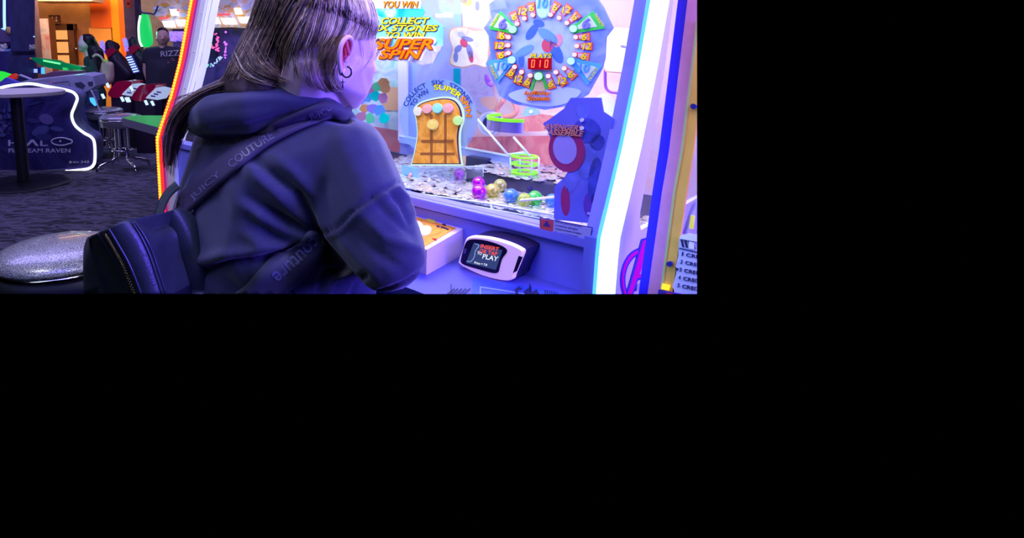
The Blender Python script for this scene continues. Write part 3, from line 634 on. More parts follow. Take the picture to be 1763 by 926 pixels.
# ---------------- playfield
ZB = .70
steel = mat('steel', (.7, .7, .7), .3, 1); ink = mat('black_moulding', (.05, .05, .10), .4, var=.2)
b = MB(); mbox(b, .03, MW - .02, .30, .80, .64, ZB - .004, ink); mbox(b, .03, MW - .02, .05, .30, .5, .56, mat('tray_floor', (.12, .12, .3), .35)); pf = b.build('playfield', pusher)
b = MB(); lipA, lipB = onz(700, 314, ZB), onz(962, 374, ZB); mbox(b, .5, MW - .02, .285, .30, .58, ZB - .004, mat('navy_moulding', (.07, .08, .22), .3)); b.build('front_lip', pf)
b = MB(); mbox(b, 1.20, 1.60, .52, .78, ZB - .002, ZB + .045, ink, .004)
for k in range(4): c = ml(1.26 + k * .09, .518, ZB + .02); b.ball(c, .008, darkseam, 2)
b.build('pusher_block', pusher, label='dark sliding block with bolts')
b = MB(); mbox(b, 1.10, 1.19, .66, .79, ZB, ZB + .06, ink, .004); b.build('guide_block', pusher)
clear = glassy('clear_acrylic', (.93, .97, 1), .3, fill=(.8, .85, 1), fa=.12); edge_m = mat('acrylic_edge', (.72, .85, .82), .2)
def rail(name, pts, r, m, parent=pusher):
    b = MB(); b.tube(pts, r, m, 8); return b.build(name, parent)
Q = mq(.24)
rail('clear_rail', [Q.m(700, 331), Q.m(852, 352), Q.m(966, 372)], .003, edge_m)
rail('clear_rail', [mq(.10).m(700, 333), mq(.10).m(966, 383)], .0022, edge_m)
rail('clear_rail', [Q.m(846, 352), Q.m(850, 372)], .0045, edge_m)
b = MB(); poly(b, Q, [(700, 333), (846, 353), (966, 374), (966, 392), (846, 372), (700, 352)], clear, 0, .003); b.build('coin_guard', pusher)
b = MB(); b.hexa([ml(1.12, .30, .60), ml(1.20, .30, .60), ml(1.26, .12, .60), ml(1.2, .12, .60), ml(1.12, .30, .70), ml(1.14, .30, .70), ml(1.22, .12, .61), ml(1.2, .12, .61)], mat('blue_chute', (.15, .3, .8), .3)); b.build('coin_chute', pusher)
b = MB(); P = mq(.52); poly(b, P, [(722, 289), (832, 286), (832, 304), (722, 318)], clear, 0, .003); b.tube([P.m(722, 289), P.m(832, 286), P.m(832, 304)], .0022, edge_m, 6); b.build('clear_divider', pusher)
b = MB(); P = mq(.44); poly(b, P, [(694, 284), (720, 289), (720, 325), (694, 325)], mat('cyan_blue_frame', (.2, .45, .85), .35), 0, .008); poly(b, P, [(698, 300), (709, 302), (709, 325), (698, 325)], mat('teal_hole', (.0, .2, .25), .4), .008, .002)
b.tube([P.m(x, y, .014) for x, y in sp2([(712, 298), (704, 312), (703, 325), (709, 333)], 5)], .005, mat('coral', (.85, .35, .22), .5), 8); b.build('corner_bracket', pusher)
# green ring holders and their rods
lime = mat('lime_acrylic', (.25, .95, .02), .3, emit=.35, ecol=(.25, 1, .02))
def ringplate(b, c, ro, ri, th, m, sx=1.0):
    Mx = Matrix.Translation(c) @ Matrix.Rotation(-A46, 4, 'Z') @ Matrix.Diagonal((sx, 1, 1, 1))
    b.lathe([(ri, 0), (ro, 0), (ro, th), (ri, th), (ri, 0)], (0, 0, 0), m, 36, M=Mx, smooth=False)
c = mq(.56).m(903, 285); b = MB()
gr = empty('lime_ring_stack', c, parent=None) if False else None
stack = MB()
for k, (yy, ro) in enumerate(((297, .040), (283, .041), (270, .042))):
    ringplate(stack, mq(.56).m(903, yy), ro, ro * .62, .004, lime, 1.05)
for dx in (-24, -8, 12, 25): stack.tube([mq(.54).m(903 + dx, 297), mq(.54).m(903 + dx, 271)], .0025, edge_m, 6)
stack.build('lime_ring_stack', pusher, label='three stacked lime green rings')
b = MB(); cc = mq(.5).m(888, 214); Mx = Matrix.Translation(cc) @ Matrix.Rotation(-A46, 4, 'Z')
b.lathe([(.085, .016), (.089, .016), (.089, .026), (.085, .026), (.085, .016)], (0, 0, 0), lime, 40, M=Mx, a0=pi * .85, a1=pi * 1.75, smooth=False)
b.lathe([(.086, -.016), (.088, -.016), (.088, .016), (.086, .016), (.086, -.016)], (0, 0, 0), mat('iridescent_band', (.5, .42, .8), .15, .7), 40, M=Mx, a0=pi * .85, a1=pi * 1.75, smooth=False)
b.build('curved_fence', pusher, label='curved lilac band with lime green rim')
for p0, p1 in (((822, 205), (874, 266)), ((884, 236), (912, 268)), ((874, 266), (905, 262))): rail('clear_rod', [mq(.55).m(*p0), mq(.55).m(*p1)], .004, edge_m)
b = MB(); poly(b, mq(.6), [(870, 206), (933, 196), (972, 202), (972, 222), (930, 226), (905, 226)], mottled('brick_red_print', [(.55, .1, .1)] * 2, 9), 0, .006); b.build('red_ramp', pusher)
# ---------------- loose coins and balls on the bed
coin_m = mat('coin_steel', (.82, .80, .70), .28, .75, var=.25, vscale=40)
cm = bmesh.new(); bmesh.ops.create_cone(cm, cap_ends=True, segments=18, radius1=.0125, radius2=.0125, depth=.002)
bmesh.ops.bevel(cm, geom=[e for e in cm.edges if len(e.link_faces) == 2 and abs(e.calc_face_angle()) > 1], offset=.0004, segments=1, affect='EDGES')
cme = bpy.data.meshes.new('coin'); cm.to_mesh(cme); cm.free(); cme.materials.append(coin_m)
random.seed(11)
def inside_bed(x, y):
    poly_ = [(706, 318), (722, 289), (838, 284), (862, 300), (958, 338), (960, 375), (900, 360), (845, 347), (780, 333)]
    c = False; j = len(poly_) - 1
    for i in range(len(poly_)):
        (xi, yi), (xj, yj) = poly_[i], poly_[j]
        if (yi > y) != (yj > y) and x < (xj - xi) * (y - yi) / (yj - yi) + xi: c = not c
        j = i
    return c
spots = []; tries = 0
while len(spots) < 2600 and tries < 60000:
    tries += 1; s_ = random.uniform(.75, 1.82); q_ = random.uniform(.30, .79)
    P_ = ml(s_, q_, ZB); x, y = proj(P_)
    if 1.20 < s_ < 1.60 and q_ > .515: 
        if random.random() < .55: spots.append((s_, q_, ZB + .047))
        continue
    if 1.08 < s_ < 1.2 and q_ > .64: continue
    if s_ > 1.6 and q_ > .5: continue
    spots.append((s_, q_, ZB + .001))
near = sorted(spots, key=lambda p: (ml(*p) - CAM).length); vis = [p for p in near if 700 < proj(ml(*p))[0] < 958]
nearset = vis[:300]; rest = [p for p in spots if p not in set(nearset)]
def coin_tf(p, lay):
    tilt = Euler((random.gauss(0, .13), random.gauss(0, .13), random.random() * 6)).to_matrix().to_4x4()
    return Matrix.Translation(ml(p[0], p[1], p[2] + lay)) @ tilt
for i, p in enumerate(nearset):
    o = bpy.data.objects.new('arcade_coin', cme); COL.objects.link(o); o.matrix_world = coin_tf(p, .002 + .004 * random.random())
    tag(o, 'round silvery arcade coin lying in the loose pile on the playfield', 'coin', 'coins along the front of the playfield')
b = MB(); ring = [(cos(2 * pi * k / 12) * .0125, sin(2 * pi * k / 12) * .0125) for k in range(12)]
for p in rest:
    T = coin_tf(p, .004 * random.random()); vs = [T @ Vector((x, y, -.001)) for x, y in ring] + [T @ Vector((x, y, .001)) for x, y in ring]
    b.add(vs, [list(range(11, -1, -1)), list(range(12, 24))] + [(k, (k + 1) % 12, 12 + (k + 1) % 12, 12 + k) for k in range(12)], coin_m)
b.build('coin_pile', None, label='spread of many silvery coins covering the playfield and block behind the front coins', cat='coins', kind='stuff')
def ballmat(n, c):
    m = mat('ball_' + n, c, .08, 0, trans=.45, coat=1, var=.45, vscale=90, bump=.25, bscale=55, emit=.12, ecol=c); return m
for x, y, n_, c_, r_, lab in ((791, 299, 'lilac', (.5, .12, .65), .020, 'lilac ball behind the clear divider, farthest of the balls'), (824, 315, 'purple', (.5, .0, .55), .021, 'purple ball resting against the back of another purple ball'), (825, 330, 'purple', (.5, .0, .55), .023, 'purple ball nearest the glass, in front of another purple ball'),
        (861, 319, 'olive', (.5, .48, .12), .021, 'olive yellow ball standing farthest back beside the dark block'), (848, 328, 'amber', (.62, .55, .1), .022, 'pale yellow ball between the purple balls and the blue one'), (880, 337, 'blue', (.06, .25, .85), .022, 'blue ball in the middle of the row'),
        (903, 344, 'lime', (.5, .62, .08), .020, 'yellow-green ball between the blue and the green balls'), (921, 341, 'green', (.05, .65, .06), .022, 'green ball right of the yellow-green ball'), (951, 345, 'blue', (.06, .25, .85), .020, 'blue ball half hidden by the blue acrylic panel')):
    c = onz(x, y, ZB + .006 + r_ * .9); b = MB(); b.ball(c, r_, ballmat(n_, c_), 3); o = b.build('plastic_ball', None, label=lab + ', lying on the coins', cat='ball', group='translucent balls on the coins'); recenter(o, c)
rail('white_bar', [onz(896, 345, ZB + .05), onz(962, 338, ZB + .05)], .0035, mat('white_enamel', (.8, .8, .86), .35))
# ---------------- ticket box with picture top
sx = 1.545
b = MB(); pinkw = mat('pinkwhite_plastic', (.85, .66, .80), .4)
tb = empty('button_box', ml(1.4, -.06, .655), -A46, label='white box with a sloping orange picture top beside the hooded player\'s elbow', cat='control box')
b.hexa([ml(1.26, .012, .64), ml(sx, .012, .64), ml(sx, -.128, .645), ml(1.26, -.128, .645), ml(1.26, .012, .7235), ml(sx, .012, .7235), ml(sx, -.128, .705), ml(1.26, -.128, .705)], pinkw); b.build('box_body', tb)
TP = Pl(ml(1.4, .012, .7235), Vector((0, 0, 1)) * .14 - MB_ * .0185)
b = MB(); poly(b, TP, [(640, 366), (716, 374), (785, 393), (731, 425), (640, 405)], mottled('orange_art', [(.8, .15, .02), (.85, .36, .04), (.8, .24, .03)], 14), 0, .0015)
disc(b, TP, 722, 394, 8, 13, pinkw, .0015, .001, -20); disc(b, TP, 733, 398, 10, 8, mat('cream_print', (.85, .85, .75), .5), .0015, .001, -30); disc(b, TP, 742, 381, 8, 3, mat('yellow_print', (.95, .7, .05), .5), .0015, .001, 15)
for x0_, y0_, w_ in ((752, 389, 5), (759, 391, 8), (767, 393.5, 6), (762, 386, 6), (745, 411, 7)): poly(b, TP, [(x0_, y0_), (x0_ + w_, y0_ + 1.8), (x0_ + w_ - .6, y0_ + 4), (x0_ - .6, y0_ + 2)], redl if x0_ < 750 else drk, .0015, .001)
b.build('picture_top', tb)
# ---------------- card reader
cr_ = empty('card_reader', ml(1.66, -.03, .70), -A46, label='white glowing card reader with a small screen on the blue machine front', cat='card reader')
P = mq(-.048); wp = mat('reader_white', (.85, .72, .85), .35, emit=.35, ecol=(1.0, .55, .95))
outer = sp2([(791, 449), (797.5, 430), (804, 411), (814, 406), (830, 406.5), (850, 409.5), (879, 418), (899, 427.5), (903, 433), (899, 444), (888, 470), (884, 480), (869, 482), (837, 475), (806, 461.5), (793, 453)], 4, True)
b = MB(); black = mat('gloss_black', (.015, .01, .04), .15)
back_o = [(848 + (x - 848) * 1.0 + 2, 444 + (y - 444) * .98) for x, y in outer]
b.slab([P.m(x, y, -.006) for x, y in back_o], MB_ * .056, black); b.build('reader_body', cr_)
b = MB(); n_ = len(outer); ch = [(848 + (x - 848) * .965, 444 + (y - 444) * .95) for x, y in outer]
vs = [P.m(x, y, -.006) for x, y in outer] + [P.m(x, y, .002) for x, y in outer] + [P.m(x, y, .007) for x, y in ch]
b.add(vs, [(i, (i + 1) % n_, n_ + (i + 1) % n_, n_ + i) for i in range(n_)] + [(n_ + i, n_ + (i + 1) % n_, 2 * n_ + (i + 1) % n_, 2 * n_ + i) for i in range(n_)] + [list(range(2 * n_, 3 * n_))], wp); b.build('reader_face', cr_)
b = MB(); poly(b, P, [(896, 439), (903, 441), (893, 465), (886, 469)], black, .0065, .001); b.build('card_slot', cr_)
b = MB(); sc_ = sp2([(811, 411.5), (826, 410.5), (846, 414), (866, 421), (875, 427), (876, 433), (868, 444), (864, 458), (861, 467), (851, 468), (830, 462.5), (806, 455.5), (797.5, 450), (798, 441), (804, 420)], 4, True)
poly(b, P, sc_, black, .0075, .0015); sb = b.build('screen_bezel', cr_)
b = MB(); poly(b, P, [(820, 416), (869, 429), (857.5, 462.5), (806.5, 450.5)], glow('screen_blue', (.03, .05, .17), 1.0), .009, .0006)
b.tube([P.m(x, y, .0102) for x, y in sp2([(823, 418), (829, 421), (823, 430), (821, 440), (815, 448), (808, 447.5)], 5)], .0008, glow('screen_arc', (.25, .4, .8), 1), 6)
rg = glow('screen_red', (1.0, .08, .03), 1.1); wg = glow('screen_white', (.85, .92, 1), 1.0)
text(b, P, 'INSERT', 847.5, 424.5, 32, 6.5, rg, ang=11, shear=.1, base=.0097, h=0, th=.0005); text(b, P, 'OR TAP', 845, 432.5, 31, 6.5, rg, ang=11, shear=.1, base=.0097, h=0, th=.0005)
text(b, P, 'TO', 830, 434, 8, 5, wg, ang=11, base=.0097, h=0, th=.0005); text(b, P, 'PLAY', 848.5, 441.5, 27, 8, wg, ang=11, shear=.1, base=.0097, h=0, th=.0005)
text(b, P, 'Price = 7.8', 832, 452, 22, 3.6, wg, ang=11, base=.0097, h=0, th=.0005); b.build('screen', cr_)
b = MB(); poly(b, P, [(804, 426), (807.5, 427), (805.5, 435), (802, 434)], mat('dim_button', (.1, .1, .25), .4), .009, .0012); b.build('button', cr_)
# ================================================================== NEIGHBOUR MACHINE (right edge)
nb_ = empty('neighbour_machine', ml(2.2, .2, 0), -A46, label='yellow-framed arcade machine at the right edge with a price list of credits', cat='arcade machine')
V = Vector((0, 0, 1)) + MB_ * .13
P = Pl(ms(MW + .05).m(1125, 330), MU.cross(V))
def band(x0, x1, m, h, th): # x at y=0,260,330,506
    b = MB(); poly(b, P, [(x0[0] + 3, -30)] + [(x, y) for x, y in zip(x0, (0, 260, 330, 506))] + [(x0[3] - 12, 590)] + [(x1[3] - 12, 590)] + [(x, y) for x, y in zip(x1, (0, 260, 330, 506))][::-1] + [(x1[0] + 3, -30)], m, h, th); return b
L0 = (1169, 1136, 1125, 1101); L1 = (1186, 1154, 1142, 1117); L2 = (1207, 1175, 1162, 1139); L3 = (1228, 1196, 1184, 1160)
band(L0, L1, mat('deep_blue_frame', (.03, .01, .45), .5), 0, .006).build('side_frame', nb_)
band(L1, L2, mat('pink_frame', (.62, .22, .30), .6, var=.06, vscale=30), 0, .008).build('front_frame', nb_, label='dusty pink front frame')
bb = band(L2, tuple(x + 4 for x in L2), mat('olive_edge', (.45, .5, .12), .4), .0, .012).build('front_frame', nb_, label='olive edge strip')
b = band(tuple(x + 4 for x in L2), L3, mat('yellow_frame', (.85, .48, .06), .4, var=.08, vscale=10), .0, .010); yf = b.build('front_frame', nb_, label='yellow front frame')
for x, y in ((1198, 184), (1157.5, 452.5)): b = MB(); disc(b, P, x, y, 5, 4.6, mat('dark_bolt', (.02, .02, .15), .4), .012, .006); b.build('bolt', yf)
b = MB(); poly(b, P, [(1145, 486), (1158, 489), (1156, 498), (1143, 495)], glow('yellow_lamp', (1, .75, .0), 1.2), .013, .004); b.build('lamp', nb_)
b = MB(); poly(b, P, [(1139, 496), (1215, 512), (1215, 560), (1132, 560)], mat('dark_indigo', (.05, .02, .2), .5), .013, .006); poly(b, P, [(1153, 501), (1215, 512), (1215, 560), (1150, 560)], mat('red_apron', (.5, .03, .08), .5), .019, .003); b.build('lower_apron', nb_)
b = MB(); poly(b, P, [(1230, -20), (1260, -20), (1260, 420), (1174, 408), (1186, 330), (1197, 260)], mottled('interior_print', [(.35, .35, .7), (.7, .7, .85), (.5, .45, .65)], 14), -.10, .004); b.build('interior_backdrop', nb_)
b = MB(); pl_m = mat('price_plate', (.62, .62, .72), .5, var=.06, vscale=40); poly(b, P, [(1173, 408), (1240, 424), (1240, 520), (1165, 500), (1161, 492), (1168, 468), (1166, 460), (1171, 440)], pl_m, .0, .012)
poly(b, P, [(1176, 404), (1190, 400), (1240, 412), (1240, 422), (1174, 409)], mat('white_enamel', (.8, .8, .86), .35), .012, .004)
pt = b.build('price_plate', nb_)
b = MB()
for i in range(4): x = 1175 + i * 6.5; poly(b, P, [(x, 411 + i), (x + 3.4, 411.8 + i), (x + 6.4, 424.5 + i), (x + 3, 423.7 + i)], darkseam, .0125, .001)
poly(b, P, [(1190, 414), (1199, 416), (1199, 428), (1190, 426)], mat('white_enamel', (.8, .8, .86), .35), .014, .001); poly(b, P, [(1173, 425), (1240, 441), (1240, 442.6), (1173, 426.6)], darkseam, .0125, .001)
for i in range(5):
    y_ = 435.5 + i * 13.4; x_ = 1178.5 - i * 1.7
    text(b, P, '%d' % (i + 1), x_, y_, 3.5 if i else 2, 6.5, darkseam, ang=9, base=.0125, h=0, th=.001)
    text(b, P, 'CREDITS' if i else 'CREDIT', x_ + 28, y_ + 5.6, 44, 6, darkseam, ang=11, base=.0125, h=0, th=.001, shear=-.1)
poly(b, P, [(1165, 458), (1172, 461), (1168, 465)], darkseam, .0125, .001)
b.build('lettering', pt)
b = MB(); P2 = P
b.tube([P.m(x, y, -.03) for x, y in sp2([(1172, 405), (1180, 380), (1186, 362), (1192, 352), (1204, 345)], 6)], .006, mat('grey_moulding', (.5, .52, .68), .4), 8); b.tube([P.m(1188, 372, -.02), P.m(1185, 395, -.02)], .004, glow('yellow_tube', (.8, .8, .1), .8), 8); b.build('curved_rail', nb_)
# ================================================================== THE PLAYER
def hull_into(target, balls):
    """convex skin round a few balls (centre, radius or 3 radii)"""
    b = bmesh.new()
    for c, r in balls:
        rr = (r, r, r) if isinstance(r, (int, float)) else r
        g = bmesh.ops.create_icosphere(b, subdivisions=2, radius=1)
        for v in g['verts']: v.co = Vector((v.co.x * rr[0], v.co.y * rr[1], v.co.z * rr[2])) + Vector(c)
    r = bmesh.ops.convex_hull(b, input=b.verts[:])
    bmesh.ops.delete(b, geom=list(set(g for g in r['geom_interior'] + r['geom_unused'] if isinstance(g, bmesh.types.BMVert))), context='VERTS')
    k = len(target.v); b.verts.index_update()
    target.add([v.co.copy() for v in b.verts], [[v.index for v in f.verts] for f in b.faces], MATS['steel']); b.free()
def fuse(mb, name, material, voxel, smooth=8, fac=.5):
    """melts overlapping pieces into one continuous skin, returns (verts, faces)"""
    me = bpy.data.meshes.new('t'); me.from_pydata([tuple(v) for v in mb.v], [], mb.f); me.update()
    o = bpy.data.objects.new('t', me); COL.objects.link(o)
    r = o.modifiers.new('r', 'REMESH'); r.mode = 'VOXEL'; r.voxel_size = voxel
    s = o.modifiers.new('s', 'SMOOTH'); s.iterations = smooth; s.factor = fac
    m2 = bpy.data.meshes.new_from_object(o.evaluated_get(bpy.context.evaluated_depsgraph_get()))
    bpy.data.objects.remove(o); bpy.data.meshes.remove(me)
    vs = [v.co.copy() for v in m2.vertices]; fs = [list(p.vertices) for p in m2.polygons]; ns = [v.normal.copy() for v in m2.vertices]
    bpy.data.meshes.remove(m2); return vs, fs, ns
A = at
steel = mat('steel', (.7, .7, .7), .3, 1)
def segd(px, py, a, b):
    dx, dy = b[0] - a[0], b[1] - a[1]; L = dx * dx + dy * dy; t = max(0, min(1, ((px - a[0]) * dx + (py - a[1]) * dy) / L)) if L else 0
    return sqrt((px - a[0] - t * dx) ** 2 + (py - a[1] - t * dy) ** 2), t
class Surf:
    """a modelled surface seen along the sight line, raised h"""
    def __init__(s, vs, fs, fallback=1.15): s.t = BVHTree.FromPolygons(vs, fs); s.fb = fallback; s.n = Vector((0, -1, 0))
    def m(s, px, py, h=0):
        r = ray(px, py).normalized(); loc, n, i, d = s.t.ray_cast(CAM, r)
        if loc is not None and n.dot(r) > 0: n = -n
        if loc is None:
            loc, n, i, d = s.t.find_nearest(A(px, py, s.fb))
            if n.dot(r) > 0: n = -n
            return A(px, py, s.fb) if (loc - A(px, py, s.fb)).length > .12 else loc + n * h
        return loc + n * h
FWD, RGT = Vector((.719, .695, 0)), Vector((.695, -.719, 0))
player = empty('person', (A(470, 560, 1.2).x, A(470, 560, 1.2).y, 0), label='person in a dark navy hoodie seen from behind, seated before the large coin pusher', cat='person')
t = MB()
hull_into(t, [(A(600, 268, 1.10), .072), (A(385, 262, 1.34), .078), (A(480, 235, 1.19), .062), (A(470, 330, 1.15), .105), (A(540, 330, 1.14), .085), (A(370, 360, 1.30), .095), (A(420, 330, 1.30), .12)])
hull_into(t, [(A(470, 330, 1.15), .105), (A(400, 330, 1.28), .11), (A(352, 425, 1.28), .095), (A(455, 420, 1.14), .105), (A(540, 420, 1.17), .085), (A(480, 420, 1.33), .12)])
hull_into(t, [(A(350, 430, 1.27), .09), (A(455, 440, 1.17), .11), (A(545, 450, 1.2), .088), (A(600, 490, 1.21), .065), (A(548, 580, 1.2), .12), (A(350, 580, 1.27), .12), (A(450, 560, 1.15), .10), (A(480, 520, 1.25), .12)])
hull_into(t, [(A(606, 266, 1.09), .070), (A(640, 345, 1.03), .066), (A(612, 380, 1.06), .070)])
hull_into(t, [(A(640, 345, 1.03), .066), (A(612, 380, 1.06), .068), (A(676, 440, .99), .060), (A(660, 452, 1.0), .054)])
hull_into(t, [(A(674, 446, .99), .056), (A(650, 430, 1.20), .042)])
hull_into(t, [(A(385, 268, 1.34), .07), (A(460, 330, 1.50), .06)]); hull_into(t, [(A(460, 330, 1.50), .055), (A(545, 380, 1.46), .04)])
hull_into(t, [(A(350, 204, 1.25), .045), (A(372, 196, 1.19), .045), (A(440, 192, 1.15), .048)])
hull_into(t, [(A(440, 192, 1.15), .048), (A(525, 178, 1.13), .036), (A(440, 178, 1.2), .03)])
hull_into(t, [(A(525, 178, 1.13), .034), (A(580, 194, 1.11), .020), (A(600, 206, 1.12), .018)])
hull_into(t, [(A(360, 200, 1.3), .04), (A(440, 190, 1.3), .07), (A(520, 200, 1.25), .06), (A(480, 250, 1.2), .07), (A(590, 230, 1.15), .04)])
vs, fs, ns = fuse(t, 'hoodie', None, .0065, 10)
FOLDS = [([(418, 283), (452, 312), (492, 345), (538, 392)], 13, .013), ([(440, 275), (470, 300), (515, 335), (548, 396)], 8, -.012), ([(470, 272), (505, 295), (540, 335), (556, 390)], 11, .008),
         ([(422, 352), (450, 378), (490, 398), (540, 405)], 11, .014), ([(428, 338), (470, 365), (520, 392), (548, 404)], 7, -.012), ([(430, 372), (470, 402), (500, 420)], 9, -.010), ([(418, 400), (450, 420), (500, 424)], 10, .009),
         ([(548, 410), (500, 428), (455, 444), (400, 452), (330, 475)], 6, -.016), ([(548, 402), (500, 417), (440, 433), (380, 440), (320, 455)], 10, .010),
         ([(500, 446), (470, 458), (440, 470)], 8, .008), ([(548, 406), (580, 392), (610, 362), (655, 330), (696, 309)], 2.6, -.0045), ([(552, 412), (585, 398), (618, 368), (660, 338), (694, 318)], 5, .0035),
         ([(668, 330), (690, 352), (706, 388)], 5, -.007), ([(682, 322), (704, 345), (712, 370)], 4, .006), ([(640, 340), (672, 375), (705, 400)], 8, -.006), ([(620, 365), (665, 410), (715, 428)], 9, .006),
         ([(600, 385), (640, 430), (690, 462)], 10, -.005), ([(574, 400), (612, 440), (650, 480)], 8, .005), ([(736, 458), (700, 482), (668, 496), (640, 503)], 2.5, -.006),
         ([(340, 247), (400, 243), (450, 232), (510, 210), (560, 203), (600, 208)], 5, -.012), ([(335, 190), (400, 175), (470, 172), (540, 176)], 8, .004), ([(350, 225), (420, 218), (500, 196)], 7, -.006),
         ([(600, 470), (570, 480), (560, 506)], 7, .010), ([(620, 478), (600, 500)], 6, .008), ([(590, 462), (560, 470), (548, 500)], 5, -.010), ([(632, 470), (612, 486), (604, 506)], 5, -.012),
         ([(360, 300), (400, 330), (420, 380)], 16, .004), ([(320, 280), (312, 330), (300, 380)], 10, .004)]
out = []
for v, n in zip(vs, ns):
    d = 0; to = (CAM - v).normalized(); face = n.dot(to)
    if face > -.1:
        x, y = proj(v)
        for path, wd, hgt in FOLDS:
            best = 9e9; tb_ = 0; N = len(path) - 1
            for i in range(N):
                dd, tt = segd(x, y, path[i], path[i + 1])
                if dd < best: best = dd; tb_ = (i + tt) / N
            if best < wd * 3: d += 1.15 * hgt * math.exp(-(best / wd) ** 2) * min(1, .35 + 2.2 * min(tb_, 1 - tb_) + (.3 if tb_ > .5 else 0))
        d *= min(1, max(0, face + .1) * 2.5)
    d += (noise.noise(v * 14)) * .0022 + noise.noise(v * 5) * .004
    out.append(v + n * d)
vs = out
def cloth_mat():
    m = mat('hoodie_fleece', (.030, .032, .070), .9, sheen=.35, bump=.12, bscale=420, var=.08, vscale=30); return m
b = MB(); b.add(vs, fs, cloth_mat(), True); hoodie = b.build('hoodie', player); HS = Surf(vs, fs, 1.12)
b = MB(); drawn = [(552, 416), (520, 428), (505, 440)]
b.tube([HS.m(x, y, .001) for x, y in sp2([(498, 490), (502, 497), (508, 506), (512, 520)], 4)], .0022, mat('black_cord', (.01, .01, .02), .6), 6)
b.build('pocket_seam', player)
# ---- head and hands: one skin
HC = A(566, 78, 1.14)
HM = Matrix.Translation(HC) @ Matrix.Rotation(radians(-53), 4, 'Z') @ Matrix.Rotation(radians(-12), 4, 'X')
def hl(x, y, z): return HM @ Vector((x, y, z))
t = MB()
def ell(c, r):
    g = bmesh.new(); bmesh.ops.create_icosphere(g, subdivisions=3, radius=1)
    for v in g.verts: v.co = HM @ Vector((v.co.x * r[0] + c[0], v.co.y * r[1] + c[1], v.co.z * r[2] + c[2]))
    t.bm(g, steel)
ell((0, -.012, .025), (.078, .098, .094)); ell((0, .045, -.005), (.066, .055, .075))
hull_into(t, [(hl(.05, .03, -.035), .022), (hl(-.05, .03, -.035), .022), (hl(.034, .068, -.075), .018), (hl(-.034, .068, -.075), .018), (hl(0, .082, -.098), .016), (hl(.045, .0, -.062), .02), (hl(-.045, .0, -.062), .02), (hl(0, .08, .0), .03)])
hull_into(t, [(hl(.046, .062, -.028), .02), (hl(.05, .03, -.03), .022), (hl(.035, .075, -.06), .016)]); hull_into(t, [(hl(-.046, .062, -.028), .02), (hl(-.05, .03, -.03), .022), (hl(-.035, .075, -.06), .016)])
hull_into(t, [(hl(0, .098, .012), .009), (hl(0, .118, -.026), .010), (hl(.012, .105, -.032), .007), (hl(-.012, .105, -.032), .007)])
hull_into(t, [(hl(.018, .096, -.056), .007), (hl(-.018, .096, -.056), .007), (hl(0, .102, -.054), .008), (hl(0, .099, -.064), .008)])
hull_into(t, [(hl(0, -.03, -.04), .055), (A(545, 175, 1.18), .055), (A(510, 215, 1.22), .06)])
vsk, fsk, nsk = fuse(t, 'head', None, .0042, 5)
skin = mat('skin', (.80, .56, .55), .5, var=.05, vscale=20)
MATS['skin'].node_tree.nodes['Principled BSDF'].inputs['Subsurface Weight'].default_value = .15
MATS['skin'].node_tree.nodes['Principled BSDF'].inputs['Subsurface Scale'].default_value = .02
b = MB(); b.add(vsk, fsk, skin, True)
for sx_ in (1, -1):    # eyes, brows
    b.ball(hl(.031 * sx_, .083, .008), .011, mat('eye_white', (.8, .8, .8), .2), 2); b.ball(hl(.032 * sx_, .091, .006), .005, mat('iris', (.08, .12, .2), .2), 2)
    b.tube([hl(x * sx_, y, z) for x, y, z in ((.016, .098, .028), (.032, .094, .033), (.048, .082, .028))], .0025, mat('brow_brown', (.17, .12, .085), .5), 6)
def ear(b, sx_):
    path = [hl(sx_ * x, y, z) for x, y, z in spline([(a_, b_, -.024 + (c_ + .0145) * .80) for a_, b_, c_ in [(.070, -.006, -.026), (.076, -.002, .000), (.088, -.012, .022), (.098, -.030, .025), (.102, -.043, .008), (.097, -.041, -.018), (.087, -.028, -.042), (.076, -.014, -.054), (.071, -.008, -.042)]], 5)]
    b.tube(path, .0042, mat('ear_rim', (.88, .58, .58), .5), 8)
    cen = hl(sx_ * .074, -.018, -.010); red = mat('ear_glow_red', (.85, .16, .17), .55)  # red of light passing through the ear, put into the colour
    vs_ = [cen] + path; b.add(vs_, [(0, i, i + 1) if sx_ > 0 else (0, i + 1, i) for i in range(1, len(path))], red, True)
    vs2 = [hl(sx_ * .070, -.020, -.010)] + [p - (HM.to_3x3() @ Vector((sx_ * .004, 0, 0))) for p in path]; b.add(vs2, [(0, i, i + 1) for i in range(1, len(path))], skin, True)
    b.tube([hl(sx_ * .080, -.008, -.020), hl(sx_ * .084, -.020, -.002), hl(sx_ * .090, -.030, .010)], .0035, red, 6)
ear(b, 1); ear(b, -1)
head = b.build('body', player)
